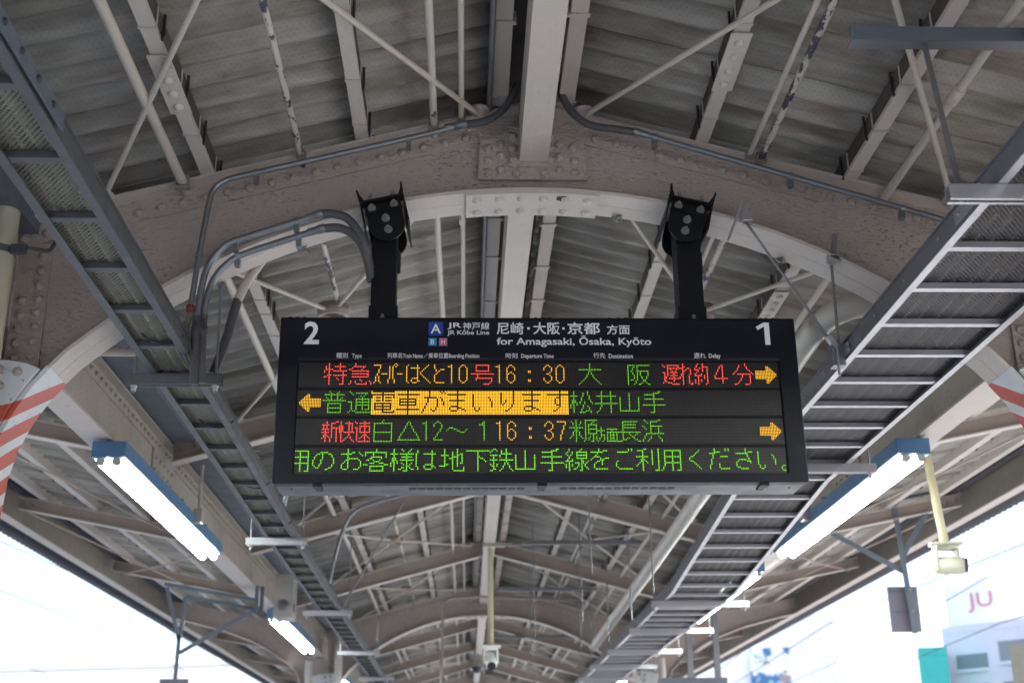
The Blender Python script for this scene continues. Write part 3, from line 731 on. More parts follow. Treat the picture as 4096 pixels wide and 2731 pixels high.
# ------------------------------------------------------------------ departure board
BX0, BX1, BZ0, BZ1, BY0, BY1 = -.790, 1.420, 2.818, 3.545, 5.0, 5.235
WX0, WX1, WZ0, WZ1 = -.7045, 1.3355, 2.8575, 3.3465
bd = thing('departure_board', ((BX0 + BX1) / 2, (BY0 + BY1) / 2, BZ0), 'black hanging departure board with four rows of lit dot-matrix text', 'display board')
bezel = MB()
n = 4
out = [(BX0, BZ0), (BX1, BZ0), (BX1, BZ1), (BX0, BZ1)]; inn = [(WX0, WZ0), (WX1, WZ0), (WX1, WZ1), (WX0, WZ1)]
v = [(x, BY0, z) for x, z in out] + [(x, BY0, z) for x, z in inn] + [(x, BY0 + .05, z) for x, z in out] + [(x, BY0 + .012, z) for x, z in inn]
f = []
for i in range(4):
    j = (i + 1) % 4
    f += [(i, j, 4 + j, 4 + i), (8 + i, 8 + j, j, i), (4 + i, 4 + j, 12 + j, 12 + i)]
bezel.add(v, f); bz = bezel.build('bezel', 'sign_body', bd)
b_ = bz.modifiers.new("bevel", 'BEVEL'); b_.width = .010; b_.segments = 3; b_.limit_method = 'ANGLE'; b_.angle_limit = math.radians(60); b_.harden_normals = False
MB().box(BX0 + .004, BX1 - .004, BY0 + .0505, BY1, BZ0 + .012, BZ1 - .004).build('housing', 'sign_body', bd)
MB().box(BX0 + .012, BX1 - .012, BY0 + .052, BY1 - .004, BZ0 + .002, BZ0 + .0115).build('base_panel', 'sign_under', bd)
MB().box(BX0 + .010, BX1 - .010, BY0 + .012, BY0 + .0495, BZ0 + .0005, BZ0 + .002).build('base_lip', 'sign_under', bd)
for x in (-.605, .315, 1.235):
    MB().box(x - .018, x + .018, BY0 + .005, BY0 + .045, BZ0 - .012, BZ0 - .0005).build('latch', 'sign_body', bd)
    MB().box(x - .013, x + .013, BY0 + .055, BY0 + .115, BZ0 - .008, BZ0 + .001).build('latch_catch', 'sign_body', bd)
for xs in (-.235, .395):
    for k in range(13): MB().box(xs + .0375 * k, xs + .0375 * k + .030, BY0 + .095, BY0 + .125, BZ0 - .0005, BZ0 + .0015).build('vent', 'vent', bd)
for x in (-.72, 1.36): MB().lathe((x, BY0 + .10, BZ0 + .002), (0, 0, -1), [(0, .004), (.003, .004)], 8).build('screw', 'black', bd)
MB().box(WX0 + .0005, WX1 - .0005, BY0 + .0125, BY0 + .05, WZ0 + .0005, WZ1 - .0005).build('display_back', 'black', bd)
for k, x in enumerate((-.75, -.72, -.69, .30, .33, .36, .62, .66, .69, 1.28, 1.30, 1.33)): MB().lathe((x, BY0 + .02, BZ1), (0, 0, 1), [(0, .007), (.004, .007), (.006, .003)], 8).build('screw', 'sign_body', bd)

# dot-matrix glyphs: vC:a-b column C rows a..b, hR:a-b row R columns a..b, x,y a single dot
G = {
 '特': 'v3:0-14 v1:2-4 h4:1-5 v0:5-6 h8:2-4 h9:0-1 v10:0-5 h2:7-13 h5:6-14 h8:6-14 v12:5-14 h14:10-12 8,10 9,11',
 '急': '4,0 4,1 h2:3-10 2,3 9,3 h4:0-1 8,4 h5:2-12 h7:2-12 h9:2-12 v12:5-9 7,11 8,12 1,12 1,13 0,14 4,12 4,13 h14:5-11 11,13 13,12 14,13 14,14',
 'ｽ': 'h1:0-4 v4:2-3 v3:4-6 v2:7-8 v1:9-12 0,13 v3:9-12 4,13',
 'ｰ': 'h7:0-3',
 'ﾊﾟ': 'v1:2-10 v0:11-13 v3:2-10 v4:11-13 5,0 4,1 6,1 5,2',
 'は': '1,1 v0:2-12 1,13 h3:3-8 v7:1-12 h10:4-6 3,11 3,12 h13:4-6 8,12',
 'く': '5,1 4,2 3,3 2,4 1,5 0,6 0,7 1,8 2,9 3,10 4,11 5,12 6,13',
 'と': 'v0:1-3 1,4 1,5 h4:4-6 3,5 2,6 1,7 v0:8-12 h13:1-6',
 '1': '0,2 1,2 v2:1-13', '0': '2,1 3,1 1,2 4,2 v0:3-11 v5:3-11 1,12 4,12 2,13 3,13',
 '号': 'h1:3-11 h5:3-11 v3:1-5 v11:1-5 h7:0-14 4,8 4,9 h10:3-13 3,11 13,11 13,12 12,13 h14:8-11',
 '6': '2,1 3,1 1,2 4,2 5,3 5,4 v0:3-11 2,6 3,6 1,7 4,7 v5:8-11 1,12 4,12 2,13 3,13',
 ':': '0,5 1,5 0,6 1,6 0,11 1,11 0,12 1,12',
 '3': '2,1 3,1 1,2 4,2 0,3 0,4 v5:3-5 4,6 2,7 3,7 4,8 v5:9-11 0,10 0,11 1,12 4,12 2,13 3,13',
 '7': 'h1:0-5 5,2 5,3 v4:4-6 v3:7-9 v2:10-13',
 '大': 'v7:0-5 h4:0-14 6,6 6,7 5,8 5,9 4,10 3,11 2,12 1,13 0,14 8,6 8,7 9,8 9,9 10,10 11,11 12,12 13,13 14,14',
 '阪': 'v0:1-14 h1:0-4 4,2 3,3 3,4 2,5 3,6 3,7 v4:8-10 2,11 3,11 h1:6-14 v6:1-11 5,12 5,13 4,14 h5:6-13 v8:6-8 9,9 9,10 10,11 11,11 10,12 11,12 v13:6-8 12,9 12,10 9,13 7,14 8,14 12,13 13,14 14,14',
 '遅': '0,1 1,2 0,6 v1:6-12 2,9 2,10 2,12 0,13 h13:3-5 h14:6-10 h1:3-10 v3:1-8 h3:3-10 10,2 5,4 9,4 6,5 8,5 h6:5-9 h8:5-9 h10:4-10 v7:6-12',
 'れ': 'v2:0-14 h3:0-2 3,2 3,5 4,4 5,3 6,3 v7:4-7 v6:8-13 7,14 8,14 8,13 1,7 1,8 0,9 0,10',
 '約': '2,0 1,1 1,2 0,3 3,3 h4:0-2 2,5 1,6 0,7 4,7 h8:0-4 v2:9-14 v0:11-13 4,11 4,12 v5:0-5 h2:5-8 v8:2-13 7,14 v6:8-10',
 '4': '4,1 v5:1-13 3,2 3,3 2,4 2,5 1,6 1,7 0,8 0,9 h10:0-8',
 '分': '4,1 4,2 3,3 3,4 2,5 1,6 0,7 8,0 8,1 9,2 9,3 10,4 11,5 12,6 13,7 h7:3-11 6,8 6,9 5,10 5,11 4,12 3,13 1,14 2,14 v11:8-13 h14:8-10',
 '普': '4,0 10,0 5,1 9,1 h2:1-13 v5:3-5 v9:3-5 2,4 3,5 12,4 11,5 h6:0-14 h8:3-11 h11:3-11 h14:3-11 v3:8-14 v11:8-14',
 '通': '1,0 2,1 3,2 h7:0-2 v2:7-12 1,13 0,14 3,13 4,13 h14:5-14 h1:5-12 11,2 8,3 10,3 9,4 h5:5-13 v5:5-12 v13:5-12 v9:4-12 h7:5-13 h9:5-13 11,12 12,12',
 '電': 'h0:1-14 v7:0-6 h2:0-14 v0:3-4 v14:3-4 h4:3-5 h4:9-12 h6:3-5 h6:9-12 h8:2-12 v2:8-12 v12:8-12 h10:3-11 h12:2-12 v7:8-14 h14:7-14 14,13',
 '車': 'h2:1-14 v7:0-15 h5:2-12 h7:2-12 h9:2-12 v2:5-9 v12:5-9 h12:0-14',
 'が': 'h4:2-9 v5:0-4 4,5 4,6 4,7 3,8 3,9 2,10 2,11 1,12 1,13 0,14 v10:5-10 9,11 9,12 8,13 7,13 6,12 12,4 13,5 13,6 14,7 14,8 14,9 12,0 13,1 14,0 15,1',
 'ま': 'h2:1-12 h6:2-11 v7:0-12 h10:3-7 2,11 2,12 h13:3-6 8,11 9,11 10,12 11,12 12,13',
 'い': 'v1:2-10 2,11 2,12 3,13 4,13 5,12 5,11 11,4 12,5 12,6 13,7 v13:7-10',
 'り': 'v3:1-8 4,9 5,8 6,7 6,6 v11:0-8 10,9 10,10 9,11 8,12 7,13 6,13',
 'す': 'h2:1-14 v9:0-10 7,4 8,4 v6:5-8 7,9 8,9 8,11 7,12 6,13 5,13',
 '松': 'v2:0-14 h3:0-4 1,6 3,6 1,7 3,7 1,8 4,8 4,9 v0:9-11 v8:1-3 v7:4-6 6,7 6,8 v11:0-2 v12:3-5 13,6 13,7 14,8 9,7 9,8 v8:9-11 7,12 7,13 h14:6-9 10,13 11,13 11,10 12,11 12,12 13,13 13,14',
 '井': 'h3:1-13 h8:0-14 v4:0-10 3,11 3,12 2,13 1,14 v10:0-14',
 '山': 'v0:4-13 v6:1-13 v12:4-13 h13:0-12',
 '手': '10,0 11,0 h1:7-10 h2:1-7 v7:1-13 h5:1-13 h9:0-14 h14:5-7',
 '新': '3,1 3,2 h3:0-4 1,4 1,5 3,4 3,5 h6:0-4 2,7 h8:0-4 v2:9-14 1,10 3,10 1,11 4,11 0,12 v5:12-14 9,1 10,1 h2:6-8 v6:2-11 h5:6-11 v11:4-8 v9:5-14',
 '快': 'v0:1-14 v1:4-7 h2:3-7 v5:1-9 v7:2-8 h8:2-8 5,10 4,11 3,12 2,13 1,14 6,11 6,12 7,13 8,14',
 '速': '0,1 1,2 0,5 v1:5-13 h14:2-9 h2:3-9 v6:1-13 h4:3-9 v3:4-8 v9:4-8 h8:3-9 5,10 7,10 4,11 8,11 3,12 9,12',
 '白': '6,0 5,1 h2:0-11 h8:0-11 h14:0-11 v0:2-14 v11:2-14',
 '△': '7,1 6,2 6,3 5,4 5,5 4,6 4,7 3,8 2,9 2,10 1,11 1,12 8,2 8,3 9,4 9,5 10,6 10,7 11,8 12,9 12,10 13,11 13,12 h13:0-14',
 '2': '2,1 3,1 1,2 4,2 0,3 0,4 v5:3-5 4,6 4,7 3,8 2,9 2,10 1,11 0,12 h13:0-5',
 '〜': '0,7 1,6 2,5 3,5 4,5 5,6 6,6 7,7 8,7 9,8 10,8 11,8 12,7 13,6',
 'I': '0,3 1,3 2,2 2,3 v3:1-13',
 '米': 'v4:0-14 h5:0-8 1,1 2,2 2,3 7,1 7,2 6,3 3,7 5,7 v2:8-10 1,11 0,12 v6:8-10 7,11 8,12',
 '原': 'v1:0-13 h0:1-8 0,14 6,1 5,2 h3:3-8 v3:3-9 v8:3-9 h6:3-8 h9:3-8 v6:10-14 5,14 4,11 3,12 3,13 v8:11-13',
 '方': '3,5 3,6 h7:0-5 3,8 3,9 h10:3-5 v5:10-13 4,14 3,11 2,12 2,13 1,14',
 '面': 'h6:0-6 3,7 h8:0-6 v0:8-14 v6:8-14 v2:9-13 v4:9-13 3,10 3,12 h14:0-6',
 '長': 'v3:1-13 h1:3-12 h3:3-11 h5:3-11 h8:0-14 h14:0-2 h13:3-5 6,12 7,12 7,9 8,10 9,11 10,12 11,13 12,13 13,14 14,14 12,9 11,10 10,11',
 '浜': '1,0 2,1 3,2 0,4 1,5 2,6 2,9 2,10 1,11 1,12 0,13 0,14 10,0 11,0 h1:5-9 v5:1-9 h4:5-12 v10:4-9 h9:3-13 5,11 5,12 4,13 3,14 10,11 11,12 12,13 12,14',
 '用/': 'h1:0-8 h5:0-8 h9:0-8 v3:1-14 v8:1-14 h14:6-8',
 'の': 'h2:6-10 4,3 5,3 3,4 2,5 2,6 v1:7-10 2,11 3,12 4,12 5,10 5,11 v6:7-9 v7:3-6 11,3 12,3 13,4 13,5 v14:6-9 13,10 13,11 11,12 12,12 9,13 10,13',
 'お': 'v5:0-12 h3:1-7 8,2 9,2 h6:6-11 12,7 v13:8-11 12,12 h13:9-11 4,7 3,8 2,9 v1:10-12 h13:2-4 12,2 13,3 14,4',
 '客': '8,0 8,1 h2:1-14 1,3 1,4 v14:3-5 6,3 6,4 h5:5-11 4,6 5,6 11,6 2,7 3,7 6,7 10,7 7,8 8,8 9,8 4,9 5,9 6,9 10,9 11,9 12,9 h10:0-2 h10:13-15 h11:4-12 v4:11-14 v12:11-14 h14:4-12',
 '様': 'v2:0-14 h3:0-4 1,6 3,6 1,7 3,7 1,8 4,8 4,9 v0:9-11 7,0 8,1 13,0 12,1 11,2 h3:6-14 v10:3-13 h5:7-13 h7:6-14 7,9 8,10 13,9 12,10 11,11 7,12 8,12 5,13 6,13 12,12 13,13 14,13 h14:8-10',
 'はw': '2,1 2,2 v1:3-11 2,12 2,13 h3:6-13 v11:1-12 h10:7-10 6,11 6,12 h13:7-10 12,11 13,12',
 '地': 'v3:0-11 h4:1-5 h10:3-5 h11:0-3 v8:2-13 h14:9-15 15,12 15,13 v11:0-11 6,6 7,6 9,5 10,5 12,4 13,3 v14:3-9 13,9',
 '下': 'h1:0-14 v7:1-14 8,5 9,6 10,6 11,7 12,8',
 '鉄': '3,0 4,0 2,1 5,1 1,2 h4:1-5 v3:4-13 h7:1-5 1,10 2,11 5,10 5,11 4,13 1,14 2,14 v11:0-8 v8:1-3 h3:8-14 7,4 7,5 h7:7-15 10,9 10,10 9,11 9,12 8,13 7,14 12,9 12,10 13,11 13,12 14,13 15,14',
 '線': '3,0 3,1 2,2 1,3 2,4 5,2 5,3 4,4 3,5 3,6 2,7 5,7 h8:1-5 v3:8-14 v1:10-12 5,10 5,11 11,0 10,1 h2:8-14 h4:8-14 h6:8-14 v8:2-6 v14:2-6 v11:6-14 10,14 7,9 8,9 9,9 9,10 9,11 8,12 6,13 7,13 12,8 12,9 13,10 15,8 14,9 13,11 14,12 15,13',
 'を': '5,0 5,1 h2:0-7 h1:8-10 4,3 3,4 h5:2-5 1,6 0,7 6,6 6,7 7,7 8,7 h6:9-11 v7:8-10 4,8 5,8 3,9 v2:10-12 h13:3-10',
 'ご': 'h2:1-7 8,0 8,1 10,0 10,1 1,8 v0:9-11 1,12 h13:2-10',
 '利': 'h1:1-4 5,0 6,0 v4:1-14 h5:0-7 3,7 3,8 2,9 1,10 0,11 5,7 6,8 7,9 v10:1-10 v14:0-14 h14:12-14',
 '用': 'h1:2-12 v2:1-11 1,12 1,13 0,14 v7:1-14 v12:1-14 h5:2-12 h9:2-12 h14:10-12',
 'くw': '6,1 5,2 4,3 3,4 1,5 2,5 0,6 0,7 1,8 2,8 3,9 4,10 5,11 6,12 7,13',
 'だ': '3,0 3,1 h2:3-6 h3:0-3 v2:4-6 v1:7-10 v0:11-13 10,0 10,1 12,0 12,1 h5:7-11 v6:10-12 h13:7-12',
 'さ': 'v6:0-2 h3:0-7 h2:8-10 7,4 7,5 8,6 8,7 h7:2-6 1,8 v0:9-11 1,12 2,12 h13:3-7 h8:7-9 9,9',
 'いw': 'v0:2-10 1,11 1,12 2,13 3,13 4,12 4,11 9,4 10,5 10,6 v11:7-10',
 '。': '1,11 2,11 0,12 0,13 1,14 2,14',
}
def dots(ch):
    s = set()
    for tk in G[ch].split():
        if tk[0] in 'vh':
            a, r = tk[1:].split(':'); b, c = (int(q) for q in r.split('-'))
            for q in range(b, c + 1): s.add((int(a), q) if tk[0] == 'v' else (q, int(a)))
        else: s.add(tuple(int(q) for q in tk.split(',')))
    return s
def arrow(flip):
    s = set()
    for r in range(2, 14):
        d = min(r - 2, 13 - r)
        for c in range(7, 9 + d): s.add((c, r))
        if 5 <= r <= 10:
            for c in range(0, 7): s.add((c, r))
    return {(13 - c, r) for c, r in s} if flip else s
def word(items):
    s = set()
    for ch, c0 in items: s |= {(c + c0, r) for c, r in dots(ch)}
    return s
banner = {(c, r) for c in range(47, 174) for r in range(16)}
for i, ch in enumerate('電車がまいります'): banner -= {(47 + 16 * i + c, r) for c, r in dots(ch)}
shift = lambda s, c0: {(c + c0, r) for c, r in s}
ROWS = [
 (3.3354, [('r', word([('特', 16), ('急', 32)]), 'red train type'), ('y', word([('ｽ', 48), ('ｰ', 53), ('ﾊﾟ', 57), ('ｰ', 63), ('は', 69), ('く', 78), ('と', 87), ('1', 96), ('0', 103)]), 'amber train name'), ('r', word([('号', 111)]), 'red train number sign'),
   ('y', word([('1', 127), ('6', 134), (':', 148), ('3', 158), ('0', 166)]), 'amber departure time 16:30'), ('g', word([('大', 181), ('阪', 213)]), 'green destination'), ('r', word([('遅', 236), ('れ', 247), ('約', 257), ('4', 270), ('分', 282)]), 'red delay notice'), ('y', shift(arrow(False), 297), 'amber arrow pointing right')]),
 (3.2113, [('y', shift(arrow(True), 1), 'amber arrow pointing left'), ('g', word([('普', 16), ('通', 32)]), 'green train type'), ('y', banner, 'amber banner with dark lettering'), ('g', word([('松', 175), ('井', 191), ('山', 207), ('手', 222)]), 'green destination')]),
 (3.0865, [('r', word([('新', 16), ('快', 28), ('速', 37)]), 'red train type'), ('g', word([('白', 49), ('△', 64), ('1', 80), ('2', 87), ('〜', 95), ('I', 116)]), 'green boarding position'), ('y', word([('1', 127), ('6', 134), (':', 148), ('3', 158), ('7', 166)]), 'amber departure time 16:37'),
   ('g', word([('米', 174), ('原', 183), ('方', 191), ('面', 198), ('長', 205), ('浜', 221)]), 'green destination'), ('y', shift(arrow(False), 297), 'amber arrow pointing right')]),
 (2.9618, [('g', word([('用/', 0), ('の', 10), ('お', 28), ('客', 43), ('様', 60), ('はw', 75), ('地', 91), ('下', 108), ('鉄', 122), ('山', 139), ('手', 155), ('線', 170), ('を', 187), ('ご', 203), ('利', 216), ('用', 232), ('くw', 250), ('だ', 263), ('さ', 280), ('いw', 294), ('。', 309)]), 'green scrolling notice')]),
]
PX, PZ, CX0 = .00651, .00645, -.698
for z0, words in ROWS:
    yb = BY0 + .0095
    o = bpy.data.objects.new('dot_matrix_row', None)
    m = MB(); m.box(WX0 + .002, WX1 - .002, yb, yb + .0028, z0 - 15 * PZ - .0065, z0 + .0065)
    me = m.mesh('dot_matrix_row', MT['led_panel'], (CX0 - PX * 0, yb, z0))
    o = bpy.data.objects.new('dot_matrix_row', me); COL.objects.link(o); o.parent = bd; o.location = Vector((CX0, yb, z0)) - wloc(bd)
    for cl, cells, lab in words:
        m = MB(); r = PX * (.41 if len(cells) > 900 else .335); v = []; f = []
        for c, q in sorted(cells):
            if c > 311: continue
            x, z = CX0 + c * PX, z0 - q * PZ; b = len(v)
            for k in range(6): v.append((x + r * math.cos(k * math.pi / 3), yb - .0015, z + r * math.sin(k * math.pi / 3)))
            v.append((x, yb - .0025, z)); f += [(b + k, b + (k + 1) % 6, b + 6) for k in range(6)]
        m.add(v, f); tx = m.build('lit_text', LEDC[cl], o); tx['label'] = lab

# printed header
def lettering(txt, x0, x1, z0, z1, mat='white_text', bold=.0, lab=None, y=BY0 - .0012, parent=None):
    cu = bpy.data.curves.new('t', 'FONT'); cu.body = txt; cu.size = 1; cu.offset = bold; cu.resolution_u = 3; cu.fill_mode = 'FRONT'
    ob = bpy.data.objects.new('t', cu); COL.objects.link(ob)
    dg = bpy.context.evaluated_depsgraph_get(); dg.update()
    me = bpy.data.meshes.new_from_object(ob.evaluated_get(dg)); bpy.data.objects.remove(ob)
    xs = [v.co.x for v in me.vertices]; ys = [v.co.y for v in me.vertices]
    if not xs: return
    ax, bx, ay, by = min(xs), max(xs), min(ys), max(ys)
    if x1 is None: x1 = x0 + (bx - ax) * (z1 - z0) / (by - ay)
    par = parent or bd; org = wloc(par)
    for v in me.vertices:
        v.co = Vector((x0 + (v.co.x - ax) / (bx - ax) * (x1 - x0), y, z0 + (v.co.y - ay) / (by - ay) * (z1 - z0))) - org
    me.materials.clear(); me.materials.append(MT[mat] if isinstance(mat, str) else mat); me.name = 'lettering'
    for p in me.polygons: p.material_index = 0
    o = bpy.data.objects.new('lettering', me); COL.objects.link(o); o.parent = par
    if lab: o['label'] = lab
    return o
lettering('2', -.686, -.622, 3.419, 3.522, bold=.025, lab='large white numeral 2')
MB().prism([(1.249 + .058 * u_, 3.420 + .102 * w_) for u_, w_ in ((.62, 0), (1, 0), (1, 1), (.60, 1), (0, .80), (.13, .66), (.62, .82))], BY0 - .0012, BY0 - .0003).build('lettering', 'white_text', bd)['label'] = 'large white numeral 1'
for x0, x1, z0, z1, mt, ch, q in ((-.159, -.097, 3.459, 3.521, 'sq_a', 'A', .010), (-.159, -.124, 3.413, 3.448, 'sq_b', 'B', .006), (-.114, -.079, 3.413, 3.448, 'sq_h', 'H', .006)):
    o = MB().box(x0, x1, BY0 - .0012, BY0 - .0003, z0, z1).build('route_square', mt, bd)
    ww = (x1 - x0) * (.70 if ch == 'A' else .46); cx = (x0 + x1) / 2
    lettering(ch, cx - ww / 2, cx + ww / 2, z0 + q, z1 - q, bold=.012, y=BY0 - .0022, lab=f'white letter {ch}')
lettering('JR', -.079, -.019, 3.488, 3.518, bold=.012); lettering('神戸線', -.013, .101, 3.486, 3.520, bold=.004)
lettering('JR Kōbe Line', -.079, .100, 3.458, 3.484, bold=.012)
lettering('尼崎', .132, .247, 3.465, 3.520, bold=.010); lettering('大阪', .288, .403, 3.465, 3.521, bold=.016); lettering('京都', .434, .575, 3.466, 3.521, bold=.016)
for x in (.268, .418): MB().box(x - .005, x + .005, BY0 - .0012, BY0 - .0003, 3.488, 3.498).build('middle_dot', 'white_text', bd)
lettering('方面', .604, .703, 3.466, 3.510, bold=.012)
lettering('for Amagasaki, Ōsaka, Kyōto', .132, .793, 3.408, 3.460, bold=.016)
for tx, a, b, lo, hi in (('種別', -.547, -.498, 3.357, 3.381), ('Type', -.481, -.440, 3.353, 3.377), ('列車名', -.331, -.269, 3.357, 3.381), ('Train Name', -.266, -.182, 3.358, 3.377), ('／', -.180, -.160, 3.358, 3.379), ('乗車位置', -.158, -.075, 3.357, 3.381), ('Boarding Position', -.072, .057, 3.353, 3.377),
                         ('時刻', .169, .219, 3.357, 3.381), ('Departure Time', .235, .373, 3.353, 3.377), ('行先', .543, .593, 3.358, 3.382), ('Destination', .608, .711, 3.358, 3.378), ('遅れ', .973, 1.023, 3.358, 3.382), ('Delay', 1.037, 1.087, 3.354, 3.379)):
    lettering(tx, a, b, lo, hi, bold=.006 if ord(tx[0]) > 0x2000 else .014)

# hangers of the board
def sign_hanger(xc, s, lab):
    t = thing('board_hanger', (xc, 5.115, BZ1), lab, 'hanger', 'posts of the departure board')
    MB().box(xc - .054, xc + .054, 5.055, 5.175, BZ1 + .001, 4.02).build('post', 'black', t)
    MB().tube([(xc + .0545, 5.115, 3.80), (xc + .0555, 5.115, 3.90)], .016, 10).build('cable_slot', 'dark', t)
    for q in (-1, 1):
        MB().box(*sorted((xc + q * .0545, xc + q * .062)), 5.06, 5.17, BZ1 + .001, BZ1 + .075).build('foot_cleat', 'black', t)
    MB().lathe((xc, 5.035, BZ1), (0, 0, 1), [(0, .013), (.01, .013), (.011, .008), (.024, .008)], 6).build('foot_bolt', 'bolt', t)
    a = math.radians(13) * s; c, sn = math.cos(a), math.sin(a); P = Vector((xc, 0, 4.04))
    def R(u, w_): return (P.x + u * c + w_ * sn, P.z - u * sn + w_ * c)
    half = [(.080 * math.cos(math.pi * k / 14), -.050 - .080 * math.sin(math.pi * k / 14)) for k in range(15)]
    cheek = [(.080, .052)] + half + [(-.080, .052)]
    for y0, y1 in ((5.012, 5.022), (5.205, 5.215)):
        MB().prism([R(u, w_) for u, w_ in cheek][::-1], y0, y1).build('cheek_plate', 'black', t)
    MB().prism([R(u, w_) for u, w_ in ((-.092, .058), (.092, .058), (.092, .068), (-.092, .068))], 4.985, 5.285).build('top_plate', 'black', t)
    MB().prism([R(u, w_) for u, w_ in ((-.084, .006), (.084, .006), (.084, .017), (-.084, .017))], 5.000, 5.0115).build('stiffener', 'black', t)
    for q in (-1, 1):
        MB().prism([R(q * u, w_) for u, w_ in ((.0925, -.065), (.0995, -.065), (.0995, .075), (.0925, .075))][::q], 4.985, 5.285).build('side_plate', 'black', t)
        MB().prism([R(q * u, w_) for u, w_ in ((.078, .0685), (.0995, .0685), (.104, .118), (.097, .122), (.090, .092))][::q], 4.978, 4.996).build('ear', 'black', t)
        x, z = R(q * .050, .036); inst('bolt', BOLT_F, (x, 5.012, z), t)
        x, z = R(q * .050, .069); inst('bolt', BOLT_U, (x, 5.01, z), t)
    for w_ in (-.025, -.080):
        x, z = R(0, w_); inst('bolt', BOLT_F, (x, 5.012, z), t)
    return t
sign_hanger(-.360, -1, 'black steel post and bracket holding the left end of the departure board')
sign_hanger(.990, 1, 'black steel post and bracket holding the right end of the departure board')

# ------------------------------------------------------------------ conduits on the arch
def arc_pts(pts, n=6):      # Catmull-Rom through points
    P_ = [Vector(p) for p in pts]; P_ = [P_[0] * 2 - P_[1]] + P_ + [P_[-1] * 2 - P_[-2]]; out = []
    for i in range(1, len(P_) - 2):
        a, b, c, d = P_[i - 1:i + 3]
        for k in range(n):
            t_ = k / n
            out.append(.5 * ((2 * b) + (c - a) * t_ + (2 * a - 5 * b + 4 * c - d) * t_ ** 2 + (3 * b - a - 3 * c + d) * t_ ** 3))
    out.append(P_[-2]); return out
def clampon(t, p, d=(1, 0, 0), r=.0128):
    p = Vector(p); m = MB()
    m.lathe(p - Vector(d).normalized() * .009, d, [(0, r + .004), (.018, r + .004)], 12); m.box(p.x - .011, p.x + .011, p.y - .005, p.y + .03, p.z - r - .035, p.z - r * .6); m.build('clamp', 'conduit', t)
t = thing('conduit', (-.6, 5.0, 4.1), 'zinc conduit along the arch top on the left, bending down to a red bushing', 'conduit')
MB().tube(arc_pts([(-.02, 4.985, 4.472), (-.22, 4.985, 4.412), (-.97, 4.985, 4.212), (-1.06, 4.985, 4.185), (-1.11, 4.985, 4.14), (-1.128, 4.985, 4.07), (-1.15, 4.985, 3.84), (-1.17, 4.985, 3.59)], 7), .0128, 12).build('tube', 'conduit', t)
MB().tube(arc_pts([(.235, 4.95, 4.665), (.20, 4.96, 4.59), (.16, 4.97, 4.535), (.09, 4.98, 4.49), (.02, 4.985, 4.478), (-.02, 4.985, 4.472)], 7), .0175, 12).build('flexible_end', 'flex', t)
MB().lathe((.0, 4.985, 4.476), (-1, 0, -.2), [(0, .019), (.05, .019), (.051, .016), (.10, .016)], 12).build('coupling', 'conduit', t)
MB().lathe((-1.1705, 4.985, 3.588), (0, 0, -1), [(0, .014), (.001, .018), (.03, .018), (.031, .009)], 12).build('bushing', 'red', t)
for p in ((-.26, 4.985, 4.401), (-.93, 4.985, 4.222)): clampon(t, p)
clampon(t, (-1.152, 4.985, 3.82), (0, 0, 1))
for k in range(3):
    o = MB().tube(arc_pts([(-1.172 + .006 * k, 4.985, 3.565), (-1.195 + .012 * k, 4.99, 3.48), (-1.21 + .02 * k, 5.0, 3.40), (-1.17 + .012 * k, 5.02, 3.32)], 5), .0055, 6).build('wire', 'cable_pale', t)
t = thing('conduit', (1.4, 5.0, 4.2), 'zinc conduit along the arch top on the right with a black flexible end', 'conduit')
MB().tube([(.77, 4.985, 4.443), (1.2, 4.985, 4.305), (2.16, 4.985, 4.0), (2.28, 4.985, 3.965)], .0128, 12).build('tube', 'conduit', t)
MB().tube(arc_pts([(.40, 4.95, 4.68), (.43, 4.96, 4.63), (.475, 4.97, 4.54), (.56, 4.98, 4.475), (.68, 4.985, 4.455), (.78, 4.985, 4.44)], 7), .0175, 12).build('flexible_end', 'flex', t)
MB().lathe((.76, 4.985, 4.446), (1, 0, -.32), [(0, .019), (.03, .019), (.031, .016), (.07, .016)], 12).build('coupling', 'conduit', t)
for p in ((.855, 4.985, 4.415), (1.46, 4.985, 4.222), (1.95, 4.985, 4.066)): clampon(t, p)
